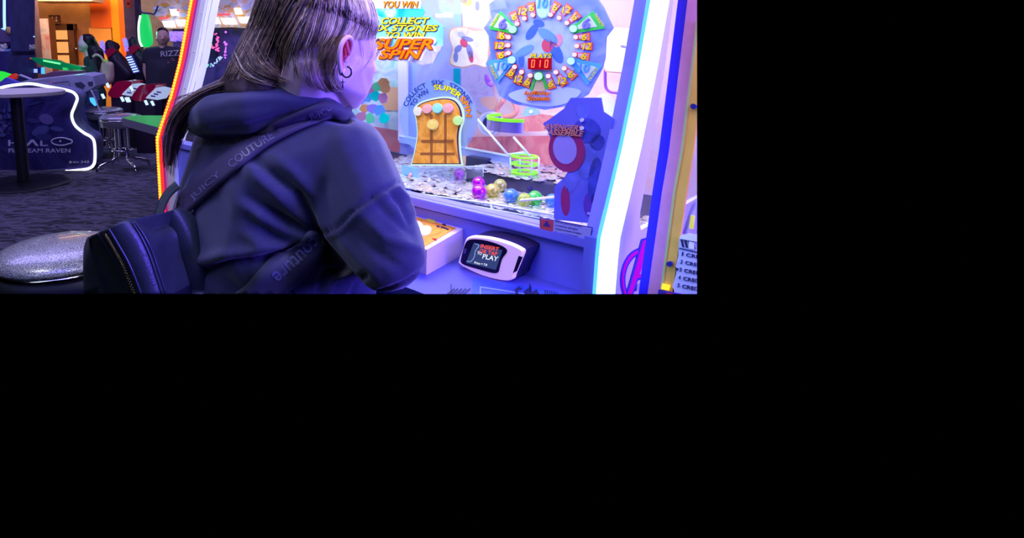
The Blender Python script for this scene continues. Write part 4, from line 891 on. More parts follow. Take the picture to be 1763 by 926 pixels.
# hands, hidden behind the sleeve from here: palm, thumb and four fingers resting on the button box
t = MB(); wr = A(650, 430, 1.20)
def hand(w_, fdir, sdir):
    up_ = Vector((0, 0, 1)); pc = w_ + fdir * .055
    hull_into(t, [(w_, .026), (pc + sdir * .028 + fdir * .03, .014), (pc - sdir * .03 + fdir * .03, .014), (w_ + sdir * .02, .018), (w_ - sdir * .02, .018)])
    for k, L in enumerate((.068, .076, .072, .056)):
        o_ = pc + sdir * (-.030 + .020 * k) + fdir * .032; p1 = o_ + fdir * L * .45; p2 = p1 + fdir * L * .3 - up_ * L * .22; p3 = p2 + fdir * L * .12 - up_ * L * .28
        hull_into(t, [(o_, .0095), (p1, .009)]); hull_into(t, [(p1, .009), (p2, .008)]); hull_into(t, [(p2, .008), (p3, .007)])
    q1 = w_ - sdir * .03 + fdir * .03; q2 = q1 - sdir * .025 + fdir * .03; q3 = q2 + fdir * .03 - up_ * .008
    hull_into(t, [(q1, .012), (q2, .0105)]); hull_into(t, [(q2, .0105), (q3, .009)])
hand(wr, Vector((-.10, .99, -.05)).normalized(), Vector((.99, .10, 0)))
v1, f1, n1 = fuse(t, 'hand', None, .0035, 3); b = MB(); b.add(v1, f1, skin, True); b.build('hand', player)
t = MB(); hand(A(545, 380, 1.47), Vector((.6, .8, -.1)).normalized(), Vector((.8, -.6, 0)))
v1, f1, n1 = fuse(t, 'hand', None, .0035, 3); b = MB(); b.add(v1, f1, skin, True); b.build('hand', player)
# earring
b = MB(); ec = A(597, 124, 1.055); dk = mat('dark_metal', (.05, .05, .08), .25, 1)
b.tube([ec + RT * (.0085 * cos(a)) + Vector((0, 0, .0095 * sin(a))) for a in [radians(160 + 290 * i / 20) for i in range(21)]], .0016, dk, 8); b.build('earring', player, label='dark hoop earring')
b = MB(); c2 = A(590, 130, 1.055); b.tube([c2, c2 + Vector((0, 0, -.008))], .0006, steel, 5); b.tube([c2 + Vector((0, 0, -.008)), c2 + Vector((0, 0, -.023))], .0011, dk, 6); b.tube([c2 + Vector((-.004, 0, -.012)), c2 + Vector((.004, 0, -.012))], .0011, dk, 6)
b.build('earring', player, label='small dangling cross earring')
# ---- hair
t = MB()
g = bmesh.new(); bmesh.ops.create_icosphere(g, subdivisions=4, radius=1)
for v in g.verts: v.co = Vector((v.co.x * .089, v.co.y * .104 - .012, v.co.z * .102 + .030))
bmesh.ops.bisect_plane(g, geom=g.verts[:] + g.edges[:] + g.faces[:], plane_co=(0, .02, .042), plane_no=(0, .12, 1), clear_inner=True)
ed = [e for e in g.edges if len(e.link_faces) == 1]; bmesh.ops.holes_fill(g, edges=ed, sides=0)
for v in g.verts: v.co = HM @ v.co
t.bm(g, steel)
hull_into(t, [(A(505, 10, 1.2), .075), (A(470, 50, 1.22), .050), (A(488, 58, 1.18), .036), (A(515, 25, 1.17), .045)])
hull_into(t, [(A(470, 50, 1.22), .050), (A(488, 60, 1.18), .034), (A(443, 105, 1.2), .048), (A(466, 115, 1.17), .026)])
hull_into(t, [(A(443, 105, 1.2), .048), (A(466, 115, 1.17), .028), (A(424, 135, 1.19), .046), (A(458, 140, 1.15), .034)])
hull_into(t, [(A(415, 142, 1.19), .038), (A(388, 152, 1.22), .022), (A(430, 150, 1.16), .03)])
vh, fh, nh = fuse(t, 'hair', None, .006, 6)
def hair_mat(n_, c): return mat(n_, c, .5, spec=.35, var=.3, vscale=60)
hb = hair_mat('hair_dark', (.055, .038, .045)); hbase = hair_mat('hair_base', (.13, .09, .075))
b = MB(); b.add(vh, fh, hbase, True); hair = b.build('hair', player)
HH = Surf(vh + vsk, fh + [[i + len(vh) for i in f] for f in fsk], 1.17)
cols = [hair_mat('hair_dark', (.055, .038, .045)), hair_mat('hair_brown', (.20, .125, .07)), hair_mat('hair_light', (.46, .32, .17)), hair_mat('hair_blond', (.85, .68, .40))]
random.seed(3)
def strands(b, gl, gr, N, surf, h0, h1, wts, r=.0007, jit=3, taper=True, depth=None, seg=3, curl=0):
    for i in range(N):
        u = random.random(); j1, j2 = random.gauss(0, jit), random.gauss(0, jit); e = random.uniform(.75, 1.0) if taper else 1
        pts = []; ph = random.random() * 6
        for k, (a, c) in enumerate(zip(gl, gr)):
            f = k / (len(gl) - 1); pts.append((a[0] + (c[0] - a[0]) * u + j1 * (1 - f) + j2 * f + curl * sin(ph + f * 5), a[1] + (c[1] - a[1]) * u + random.gauss(0, jit * .4)))
        P2_ = sp2(pts, 4); P2_ = P2_[:max(4, int(len(P2_) * e))]; h = random.uniform(h0, h1); P3 = []
        for k, (x, y) in enumerate(P2_):
            if depth: f = k / (len(P2_) - 1); P3.append(A(x, y, depth[0] + (depth[1] - depth[0]) * f + (u - .5) * .03 + h))
            else: P3.append(surf.m(x, y, h))
        ok = all((p - q).length < .06 for p, q in zip(P3, P3[1:]))
        if not ok: continue
        n_ = len(P3); b.tube(P3, [r * (1 if k < n_ * .6 else 1 - .8 * (k - n_ * .6) / (n_ * .4)) for k in range(n_)], random.choices(cols, wts)[0], seg, cap=False)
b = MB()
strands(b, [(452, -25), (432, 40), (402, 105), (380, 148)], [(562, -25), (532, 25), (506, 75), (492, 142)], 650, HH, .001, .006, (5, 5, 2, .4))
strands(b, [(540, -25), (524, 20), (510, 62), (498, 96)], [(600, -25), (606, 10), (600, 48), (580, 78)], 520, HH, .001, .005, (3, 4, 4, 2.5))
strands(b, [(585, -25), (600, 10), (598, 44), (576, 76)], [(628, -25), (648, 5), (658, 36), (652, 74)], 520, HH, .001, .005, (.3, 2, 4, 6))
strands(b, [(498, 86), (505, 112), (512, 140)], [(588, 72), (572, 100), (560, 134)], 60, HH, .0005, .002, (.2, 1.5, 4, 3), r=.0004, jit=5)
strands(b, [(520, 108), (528, 136), (545, 156), (556, 160)], [(588, 92), (580, 126), (592, 150), (598, 150)], 34, HH, .002, .006, (2, 4, 4, 2), r=.0006, jit=4, curl=3)
strands(b, [(400, 96), (420, 130), (470, 146), (500, 140)], [(440, 70), (460, 110), (485, 130), (505, 138)], 60, HH, .003, .007, (1, 3, 3, 1), jit=5)
strands(b, [(612, 66), (620, 90), (618, 110), (604, 124)], [(650, 58), (646, 80), (636, 108), (618, 130)], 10, HH, .002, .004, (0, 2, 4, 3), r=.0004, jit=4)
b.build('strands', hair, kind='stuff')
# the lock swept over the far shoulder
b = MB(); pts = [A(405, 146, 1.20), A(372, 160, 1.25), A(338, 176, 1.27), A(312, 202, 1.265), A(297, 240, 1.255), A(292, 285, 1.25)]
b.tube([Vector(p) for p in spline(pts, 4)], [.026, .025, .024, .024, .024, .024, .023, .022, .021, .02, .019, .018, .017, .016, .015, .013, .011, .010, .008, .006, .004], hb, 10)
hl_ = b.build('side_lock', hair, label='long lock swept over the far shoulder'); 
b = MB()
strands(b, [(392, 140), (345, 156), (305, 184), (284, 225), (277, 292)], [(408, 156), (358, 180), (328, 215), (308, 255), (297, 318)], 420, HH, -.03, -.005, (6, 3, .3, 0), depth=(1.21, 1.25), jit=3)
strands(b, [(372, 150), (330, 160), (295, 175), (278, 205)], [(400, 158), (340, 180), (300, 215), (276, 262)], 30, HH, -.03, .0, (4, 3, 1, 0), depth=(1.21, 1.24), r=.0005, jit=5)
b.build('side_lock', hair, label='loose strands of the swept lock', kind='stuff')
# ================================================================== BACKPACK worn on the player's back
bag = empty('backpack', (A(215, 480, 1.05).x, A(215, 480, 1.05).y, A(215, 520, 1.05).z), label='small black leather backpack with a brass zip worn by the player', cat='backpack')
lea = mat('black_leather', (.03, .038, .045), .38, spec=.45, bump=.10, bscale=240, var=.15, vscale=20); lea2 = mat('leather_piping', (.02, .025, .035), .28, spec=.7)
ribs = [([(150, 409), (144, 428), (143, 465), (145, 520), (147, 560)], 1.14), ([(154, 407), (158, 425), (167, 452), (187, 515), (198, 560)], 1.07), ([(170, 400), (184, 422), (206, 460), (230, 515), (244, 560)], 1.015),
        ([(186, 393), (202, 418), (222, 455), (246, 515), (256, 560)], 1.0), ([(206, 383), (226, 410), (244, 450), (268, 515), (278, 560)], 1.0), ([(230, 379), (248, 405), (263, 440), (288, 515), (298, 560)], 1.02), ([(262, 396), (277, 412), (284, 450), (302, 515), (310, 560)], 1.07)]
rows = [spline([A(x, y, Y) for x, y in r_], 5) for r_, Y in ribs]; cols_n = len(rows[0])
grid = [spline([rows[i][k] for i in range(len(rows))], 4) for k in range(cols_n)]
nr = len(grid[0]); vs = [p for row in grid for p in row]; back = [p + Vector((.055, .11, -.004 if i >= nr else -.012)) for i, p in enumerate(vs)]
N0 = len(vs); fs = []
for k in range(cols_n - 1):
    for i in range(nr - 1):
        a = k * nr + i; fs.append((a, a + nr, a + nr + 1, a + 1)); fs.append((N0 + a, N0 + a + 1, N0 + a + nr + 1, N0 + a + nr))
for i in range(nr - 1): fs.append((i, i + 1, N0 + i + 1, N0 + i)); a = (cols_n - 1) * nr + i; fs.append((a, N0 + a, N0 + a + 1, a + 1))
for k in range(cols_n - 1): a = k * nr; fs.append((a, N0 + a, N0 + a + nr, a + nr)); a = k * nr + nr - 1; fs.append((a, a + nr, N0 + a + nr, N0 + a))
b = MB(); b.add(vs + back, fs, lea, True); b.build('bag_body', bag)
BS = Surf(vs, [f for f in fs if max(f) < N0], 1.03)
for nm_, path in (('piping', [(156, 408), (158, 425), (167, 452), (187, 512)]), ('piping', [(170, 402), (183, 423), (204, 460), (226, 512)]), ('piping', [(188, 394), (203, 419), (224, 457), (246, 512)]), ('piping', [(230, 381), (248, 407), (264, 442), (286, 512)]), ('piping', [(227, 383), (243, 409), (259, 445), (280, 512)])):
    b = MB(); b.tube([BS.m(x, y, .001) for x, y in sp2(path, 8)], .0026, lea2, 8); b.build(nm_, bag)
b = MB(); zp = sp2([(179, 399), (193, 421), (213, 458), (235, 512)], 26)
for wd_, m_ in ((4.2, mat('zip_tape', (.05, .045, .04), .7)),):
    L = []; 
    for i, (x, y) in enumerate(zp):
        x2, y2 = zp[min(i + 1, len(zp) - 1)]; x1, y1 = zp[max(i - 1, 0)]; dx, dy = x2 - x1, y2 - y1; l_ = sqrt(dx * dx + dy * dy); nx, ny = -dy / l_, dx / l_
        L.append((BS.m(x + nx * wd_, y + ny * wd_, .0012), BS.m(x - nx * wd_, y - ny * wd_, .0012)))
    b.add([p for q in L for p in q], [(2 * i, 2 * i + 1, 2 * i + 3, 2 * i + 2) for i in range(len(L) - 1)], m_)
b.build('zip_tape', bag)
b = MB(); brass = mat('brass', (.75, .58, .32), .28, 1)
for i in range(8, len(zp) - 1):
    x, y = zp[i]; x2, y2 = zp[i + 1]; dx, dy = x2 - x, y2 - y; l_ = sqrt(dx * dx + dy * dy) or 1; nx, ny = -dy / l_, dx / l_; sgn = 1 if i % 2 else -1
    b.tube([BS.m(x + nx * (3.2 if sgn > 0 else 1), y + ny * (3.2 if sgn > 0 else 1), .0028), BS.m(x - nx * (1 if sgn > 0 else 3.2), y - ny * (1 if sgn > 0 else 3.2), .0028)], .0009, brass, 5)
b.build('zip_teeth', bag, kind='stuff', label='brass zip teeth')
strap_m = mat('strap_webbing', (.062, .05, .09), .6, bump=.1, bscale=300); strap_t = mat('strap_letters', (.15, .135, .23), .3)
def ribbon(b, path, hw, surf, h, th, m_, n=9):
    L = []; P_ = sp2(path, n)
    for i, (x, y) in enumerate(P_):
        x2, y2 = P_[min(i + 1, len(P_) - 1)]; x1, y1 = P_[max(i - 1, 0)]; dx, dy = x2 - x1, y2 - y1; l_ = sqrt(dx * dx + dy * dy) or 1; nx, ny = -dy / l_, dx / l_
        f = i / (len(P_) - 1); w_ = hw(f) if callable(hw) else hw; rowp = [surf.m(x + nx * w_ * k, y + ny * w_ * k, h) for k in (-1, -.5, 0, .5, 1)]
        L.append(rowp)
    for _ in range(3):
        L = [L[0]] + [[(L[i - 1][k] + L[i][k] * 2 + L[i + 1][k]) / 4 for k in range(5)] for i in range(1, len(L) - 1)] + [L[-1]]
    vs_ = [p for r_ in L for p in r_]; n_ = len(L); off = [p - (CAM - p).normalized() * -th for p in vs_]
    fs_ = []; K = len(vs_)
    for i in range(n_ - 1):
        for k in range(4): a = i * 5 + k; fs_.append((a, a + 5, a + 6, a + 1)); fs_.append((K + a, K + a + 1, K + a + 6, K + a + 5))
        fs_ += [(i * 5, K + i * 5, K + i * 5 + 5, i * 5 + 5), (i * 5 + 4, i * 5 + 9, K + i * 5 + 9, K + i * 5 + 4)]
    b.add(vs_ + off, fs_, m_, True); return P_
def along(P_, x0):
    acc = [0]
    for p, q in zip(P_, P_[1:]): acc.append(acc[-1] + sqrt((p[0] - q[0]) ** 2 + (p[1] - q[1]) ** 2))
    def f(x, y):
        s_ = x0 + x; s_ = max(0, min(acc[-1] - 1e-3, s_)); i = 0
        while acc[i + 1] < s_: i += 1
        tt = (s_ - acc[i]) / (acc[i + 1] - acc[i] or 1); p, q = P_[i], P_[i + 1]; dx, dy = q[0] - p[0], q[1] - p[1]; l_ = sqrt(dx * dx + dy * dy) or 1
        return p[0] + dx * tt - dy / l_ * y, p[1] + dy * tt + dx / l_ * y
    return f, acc[-1]
path1 = [(273, 398), (305, 366), (350, 325), (405, 277), (462, 236), (522, 206), (566, 193), (602, 197)]
b = MB(); P1 = ribbon(b, path1, lambda f: 8 + 10 * min(1, f * 5) - 5 * max(0, f - .8) * 5 * .6, HS, .007, -.003, strap_m)
st1 = b.build('strap', bag, label='strap over the right shoulder')
class Over:
    def __init__(s, o): s.t = Surf([o.matrix_world @ v.co if False else wmat(o) @ v.co for v in o.data.vertices], [list(p.vertices) for p in o.data.polygons], 1.1)
    def m(s, *a): return s.t.m(*a)
O1 = Over(st1); b = MB(); f1, L1_ = along(P1, 0)
for tx, c_, w_ in (('JUICY', 112, 66), ('COUTURE', 212, 92), ('JUICY', 348, 40)):
    ff, _ = along(P1, c_); text(b, O1, tx, 0, 0, w_, 13, strap_t, bend=ff, base=.0006, h=0, th=.0004)
b.build('lettering', st1)
path2 = [(552, 404), (528, 430), (500, 456), (462, 490), (425, 525), (390, 556)]
b = MB(); P2_ = ribbon(b, path2, lambda f: 15 + 14 * min(1, f * 3), HS, .009, -.003, mat('strap_webbing_grey', (.10, .105, .12), .6, bump=.1, bscale=300)); st2 = b.build('strap', bag, label='lower strap emerging under the arm')
O2 = Over(st2); b = MB(); ff, _ = along(P2_, 60)
text(b, O2, 'couture', 0, 0, 98, 20, mat('strap_letters_grey', (.24, .26, .34), .4), bend=ff, base=.0006, h=0, th=.0004, fat=.02)
b.build('lettering', st2)
b = MB(); ribbon(b, [(306, 318), (290, 332), (279, 352), (272, 378), (268, 402)], 8, Surf(*[[A(200, 250, 1.24), A(340, 250, 1.24), A(340, 480, 1.12), A(200, 480, 1.12)], [(0, 1, 2, 3)]], 1.2), .0, -.004, lea); b.build('strap', bag, label='short black leather strap at the far side')
# ================================================================== STOOLS AND TABLES
chrome = mat('chrome', (.75, .75, .8), .12, 1)
def glitter():
    m = mat('glitter_vinyl', (.2, .2, .26), .32, .35, coat=.4); nt = m.node_tree; b_ = nt.nodes['Principled BSDF']; tc = nt.nodes.new('ShaderNodeTexCoord')
    n = nt.nodes.new('ShaderNodeTexNoise'); n.inputs['Scale'].default_value = 450; n.inputs['Detail'].default_value = 1; r = nt.nodes.new('ShaderNodeValToRGB')
    r.color_ramp.elements[0].position = .42; r.color_ramp.elements[0].color = (.05, .05, .075, 1); r.color_ramp.elements[1].position = .66; r.color_ramp.elements[1].color = (.75, .75, .8, 1)
    nt.links.new(tc.outputs['Object'], n.inputs['Vector']); nt.links.new(n.outputs['Fac'], r.inputs[0]); nt.links.new(r.outputs[0], b_.inputs['Base Color']); return m
GL = glitter()
def make_stool(c, zs, R, label):
    t = empty('bar_stool', c, label=label, cat='stool', group='round chrome stools')
    b = MB(); b.lathe([(0, zs + .018), (R * .5, zs + .015), (R * .8, zs + .006), (R * .94, zs - .006), (R, zs - .02), (R * .98, zs - .028), (0, zs - .03)], c, GL, 48); b.build('seat', t)
    b = MB(); b.lathe([(R * .98, zs - .03), (R * 1.005, zs - .034), (R * .99, zs - .040), (R * .96, zs - .044)], c, chrome, 48); b.build('seat_rim', t)
    b = MB(); b.lathe([(R * .95, zs - .04), (R * .93, zs - .10), (R * .5, zs - .115), (0, zs - .115)], c, mat('brushed_skirt', (.30, .30, .38), .35, .3), 48); b.build('skirt', t)
    for k in range(4):
        a = pi / 4 + k * pi / 2; dx, dy = cos(a), sin(a); b = MB()
        b.tube(spline([(c[0] + dx * r_, c[1] + dy * r_, z) for r_, z in ((.06, zs - .10), (.06, zs - .3), (.065, .22), (.09, .12), (.17, .09), (.24, .06), (.26, .012))], 5), .013, chrome, 8); b.build('leg', t)
    b = MB(); b.tube([(c[0] + .10 * cos(2 * pi * i / 24), c[1] + .10 * sin(2 * pi * i / 24), .2) for i in range(24)], .010, chrome, 8, closed=True); b.build('foot_ring', t)
    return t
p = A(105, 427, 1.76); st = make_stool(Vector((p.x, p.y, 0)), p.z, .20, 'nearest stool, silver glitter seat with a chrome rim beside the black backpack')
def place(px, py, Y, label):
    c = copy_tree(st); q = A(px, py, Y); c.location = (q.x, q.y, 0); c['label'] = label
    return c
place(207, 187, 5.5, 'chrome stool with round seat standing between the white-neon cabinet and the green-topped table')
place(178, 183, 6.15, 'chrome stool mostly hidden behind the stool in the aisle')
tb_ = A(42, 318, 4.93); tc_ = Vector((tb_.x, tb_.y, 0)); t = empty('round_table', tc_, label='round pedestal table with a black pole and disc base in front of the white-neon cabinet', cat='table')
tz = A(42, 156, 4.93).z; blk = mat('black_powdercoat', (.02, .02, .03), .4)
b = MB(); b.lathe([(0, 0), (.37, 0), (.382, -.006), (.382, -.03), (.37, -.036), (0, -.036)], (tc_.x, tc_.y, tz), mat('table_laminate', (.6, .57, .52), .5), 48, smooth=False); b.build('tabletop', t)
b = MB(); b.lathe([(0, .012), (.05, .03), (.3, .016), (.375, .008), (.378, 0), (0, 0)], (tc_.x, tc_.y, 0.001), blk, 48); b.build('table_base', t)
b = MB(); b.lathe([(.05, .02), (.047, tz - .037)], (tc_.x, tc_.y, 0), blk, 24); b.build('pole', t)
b = MB()
t = empty('low_table', (onz(250, 215, .6).x, onz(250, 215, .6).y, 0), label='square table with a bright green top at the left edge of the coin pusher', cat='table')
tp = [onz(x, y, .62) for x, y in ((210, 203), (232, 198.5), (300, 199), (306, 228))]; b.slab(tp, Vector((0, 0, -.06)), mat('green_laminate', (.02, .75, .08), .4), mat('grey_edging', (.25, .24, .30), .5)); b.build('tabletop', t)
b = MB(); q = onz(252, 212, .62); b.box((q.x + .2, q.y, .28), (.05, .05, .56), blk); b.build('table_leg', t)
# ================================================================== WHITE-NEON SHOOTING CABINET (left)
Y0 = 5.5; P = FACE(Y0)
cab = empty('shooting_cabinet', (A(80, 290, Y0).x, Y0, 0), label='dark arcade cabinet side with game title lettering and a curving white neon edge', cat='arcade machine')
neon = [(-6, 154), (10, 149), (36, 145), (55, 144), (78, 148), (96, 151), (116, 155), (128, 159.5), (134, 169), (130, 182), (124.5, 198), (130, 215), (145, 228), (158, 235.5), (163.5, 246), (164.5, 272), (161.5, 284), (152, 290), (130, 293), (114, 294.5)]
np_ = sp2(neon, 5)
b = MB(); body = np_ + [(56, 297), (-10, 300)]; b.slab([P.m(x, y) for x, y in body], Vector((-.05, .3, 0)), mottled('space_print', [(.016, .012, .06), (.05, .045, .2), (.016, .012, .05)], 2.2), mat('cabinet_grey', (.14, .15, .28), .5, var=.3)); b.build('cabinet_side', cab)
b = MB(); b.tube([P.m(x, y, .012) for x, y in np_], .013, glow('white_neon', (.78, .80, 1.0), 2.6), 8); b.build('neon_strip', cab)
lt = mat('pale_lettering', (.7, .7, .85), .5)
b = MB(); text(b, P, 'H', 23.5, 246, 18, 10, lt); poly(b, P, [(44, 251), (54, 240), (58, 240), (67, 251), (62, 251), (56, 244), (49, 251)], lt, .002, .002); text(b, P, 'L', 76, 246, 13, 10, lt)
e0 = [(105 + 16 * cos(a), 243.5 + 6.5 * sin(a)) for a in [2 * pi * i / 40 for i in range(40)]]
b.tube([P.m(x + (3.5 if x > 118 else 0), y, .004) for x, y in e0], .006, lt, 6, closed=True); b.ball(P.m(104, 243, .004), .010, lt, 2)
text(b, P, 'FIRETEAM RAVEN', 68, 259, 106, 7, lt, fat=.01)
disc(b, P, 121.5, 279, 2.5, 2.3, lt, .002, .002); text(b, P, 'XBOX', 130.5, 279, 11, 3, lt); text(b, P, '343', 146, 278.5, 14, 4, lt, fat=.04)
b.build('lettering', cab)
b = MB(); random.seed(9); bs = [mat('steel_blue_print', (.10, .12, .32), .5), mat('slate_print', (.05, .06, .2), .5), mat('mauve_print_b', (.17, .14, .34), .5)]
for i in range(26): disc(b, P, random.uniform(0, 30), random.uniform(178, 235), random.uniform(2, 6), random.uniform(1.5, 5), bs[i % 3], .002 + i * .0003, .001, random.uniform(0, 90), 9)
for x, y, rx, ry, an, k in ((80, 205, 13, 9, 20, 2), (70, 225, 16, 8, -20, 0), (98, 222, 12, 4, 10, 0), (58, 208, 12, 4, 8, 1), (75, 236, 14, 6, 0, 1), (60, 178, 12, 2, -15, 1)): disc(b, P, x, y, rx, ry, bs[k], .002 + k * .0006, .001, an, 11)
b.build('abstract_motif', cab)
b = MB(); poly(b, P, [(56, 294), (116, 290), (116, 293), (56, 300)], mat('grey_kick', (.3, .3, .4), .5), .002, .01); b.build('kick_plate', cab)
# second cabinet behind it, with the pale control deck
P6 = FACE(6.0); c2 = empty('shooting_cabinet', (A(150, 240, 6.0).x, 6.0, 0), label='blue-grey arcade cabinet with a pale angular control deck behind the dark one', cat='arcade machine')
b = MB(); b.slab([P6.m(x, y) for x, y in [(100, 150), (152, 158), (154, 175), (146, 185), (150, 205), (158, 225), (158, 268), (100, 272)]], Vector((0, .25, 0)), mottled('blue_grey_print', [(.08, .10, .26), (.16, .2, .42), (.06, .07, .2)], 5)); b.build('cabinet_side', c2)
Pd = FACE(5.9); deck = mat('deck_grey', (.33, .33, .46), .45, var=.12, vscale=9)
b = MB(); b.slab([Pd.m(x, y) for x, y in [(34, 141), (70, 137), (100, 133), (142, 128.5), (160, 131.5), (164.5, 148), (152, 156), (139, 162), (118, 156), (90, 150), (34, 147)]], Vector((.03, .22, .02)), deck); dk_ = b.build('control_deck', c2)
b = MB()
for pts in ([(128, 143), (140, 141), (147, 147), (143, 153), (132, 149)], [(151, 141), (160, 140), (160, 148), (153, 148)]): poly(b, Pd, pts, mat('deck_recess', (.05, .05, .10), .5), 0, .004)
poly(b, Pd, [(86, 141), (94, 140), (94, 142), (86, 143)], mat('deck_pink', (.8, .3, .4), .5), 0, .004)
for pts in ([(60, 146), (118, 139), (118, 140.2), (60, 147.2)], [(118, 141), (122, 154), (123, 154), (119.2, 141)]): poly(b, Pd, pts, mat('deck_line', (.12, .12, .22), .5), 0, .004)
b.build('deck_detail', dk_)
b = MB(); b.slab([FACE(6.14).m(x, y) for x, y in [(68, 131), (88, 124), (140, 122), (143, 129), (100, 133), (80, 136)]], Vector((0, .1, .01)), mat('maroon_mat', (.14, .07, .12), .6)); b.build('deck_mat', c2)
b = MB(); poly(b, FACE(5.7), [(-4, 148), (15, 133), (40, 143), (34, 147)], mat('indigo_shell', (.10, .10, .5), .45), 0, .05); b.build('wedge_cover', c2)
b = MB(); poly(b, FACE(5.8), [(-4, 122), (6, 123), (20, 127.5), (26, 130), (8, 141), (-4, 146)], glow('green_screen', (.02, .8, .05), 1.0), 0, .04); poly(b, FACE(5.75), [(-4, 144), (10, 137), (24, 127), (28, 126.5), (32, 129), (30, 136), (20, 135), (4, 145), (-4, 148)], mat('red_shell', (.85, .05, .02), .4, emit=.25), 0, .04); b.build('green_screen', c2)
b = MB(); b.tube([FACE(5.6).m(x, y) for x, y in sp2([(157, 155), (165, 172), (172, 190), (190, 213)], 5)], .008, mat('pale_cable', (.5, .5, .65), .5), 6); tag(b.build('cable'), 'thin pale cable hanging from the control deck towards the chrome stool', 'cable')
b = MB(); poly(b, FACE(5.7), [(156, 168), (163, 168), (169, 179), (165, 182), (158, 175)], glow('cyan_lamp', (.05, .4, 1.0), 1.6), 0, .03); tag(b.build('lamp'), 'small glowing cyan lamp beside the hanging cable', 'lamp')
# ================================================================== PRIZE CABINET (far left)
pc_ = empty('prize_cabinet', (A(28, 130, 7.4).x, 7.4, 0), label='tall dark prize cabinet outlined in blue neon at the upper left', cat='arcade machine')
ind = mat('indigo_body', (.04, .035, .16), .5, var=.2); P = FACE(7.4)
b = MB(); poly(b, P, [(-8, 90), (60, 88), (60, 250), (-8, 250)], ind, 0, .6); poly(b, FACE(7.9), [(-8, -10), (60, -10), (60, 95), (-8, 95)], mottled('curtain_blue', [(.03, .03, .25), (.10, .08, .2), (.04, .04, .16)], 1.5, stretch=(6, 1, .2)), 0, .05)
poly(b, P, [(57.5, -10), (60, -10), (60, 95), (57.5, 95)], ind, 0, .5); poly(b, FACE(7.6), [(-8, 58), (20, 50), (60, 66), (60, 72), (-8, 74)], mat('mauve_hood', (.16, .12, .26), .5), 0, .3); b.build('cabinet', pc_)
for pts in ([(9, -6), (9, 30), (9.5, 50)], [(9.5, 50), (-6, 53)], [(15, 48), (36, 55), (60, 64)]): b = MB(); b.tube([P.m(x, y, .02) for x, y in pts], .016, glow('sky_neon', (.25, .5, 1.0), 2.2), 8); b.build('neon_strip', pc_)
b = MB(); poly(b, P, [(-4, 78), (58, 80), (58, 92), (-4, 92)], mat('shelf_dark', (.03, .03, .08), .5), .0, .02); poly(b, P, [(0, 108), (58, 113), (58, 116), (0, 112)], mat('lilac_ledge', (.2, .18, .5), .5), 0, .05)
poly(b, P, [(48, 117), (70, 116), (70, 126), (48, 126)], mat('screen_navy', (.02, .03, .25), .4), 0, .02); poly(b, P, [(54, 118.5), (66, 118.5), (66, 125), (54, 125)], glow('screen_pale', (.35, .5, 1.0), 1.1), .02, .004); poly(b, P, [(73, 116), (77, 116), (77, 127), (73, 127)], glow('cyan_lamp', (.05, .4, 1.0), 1.6), 0, .03)
b.build('shelf', pc_)
random.seed(4)
for i, (x, y, r_, c_, lb) in enumerate([(7, 81, .035, (.8, .8, .7), 'cream'), (5, 87, .032, (.8, .75, .8), 'white'), (15, 89, .028, (.25, .5, .9), 'blue'), (24, 89, .026, (.85, .08, .12), 'red'), (27, 79, .036, (.6, .6, .62), 'grey'), (41, 78, .03, (.9, .05, .15), 'scarlet'), (37, 88, .034, (.85, .85, .9), 'pale'), (49, 83, .036, (.55, .5, .55), 'mauve grey'), (56, 82, .03, (.5, .45, .35), 'tan'), (20, 53.5, .05, (.95, .6, .2), 'amber')]):
    q = FACE(7.3).m(x, y); b = MB(); mm = mat('plush_' + lb.replace(' ', '_'), c_, .8); b.ball(q, (r_ * 1.3, r_, r_), mm, 2); b.ball(q + Vector((r_ * .7, -.01, r_ * .7)), r_ * .6, mm, 2); b.ball(q + Vector((-r_ * .7, -.01, r_ * .6)), r_ * .5, mm, 2)
    o = b.build('plush_toy'); recenter(o, q); tag(o, {'cream': 'cream plush toy leftmost on the prize cabinet shelf', 'white': 'white plush toy under the cream one in the prize cabinet', 'blue': 'small blue plush toy in the prize cabinet', 'red': 'small red plush toy low in the prize cabinet', 'grey': 'grey plush toy in the upper middle of the prize cabinet shelf', 'scarlet': 'scarlet plush toy high in the prize cabinet', 'pale': 'pale plush toy low in the middle of the prize cabinet', 'mauve grey': 'mauve grey plush toy towards the right of the prize cabinet', 'tan': 'tan plush toy at the right end of the prize cabinet shelf', 'amber': 'amber rounded toy on top of the mauve cabinet hood'}[lb], 'plush toy', 'toys in the prize cabinet')
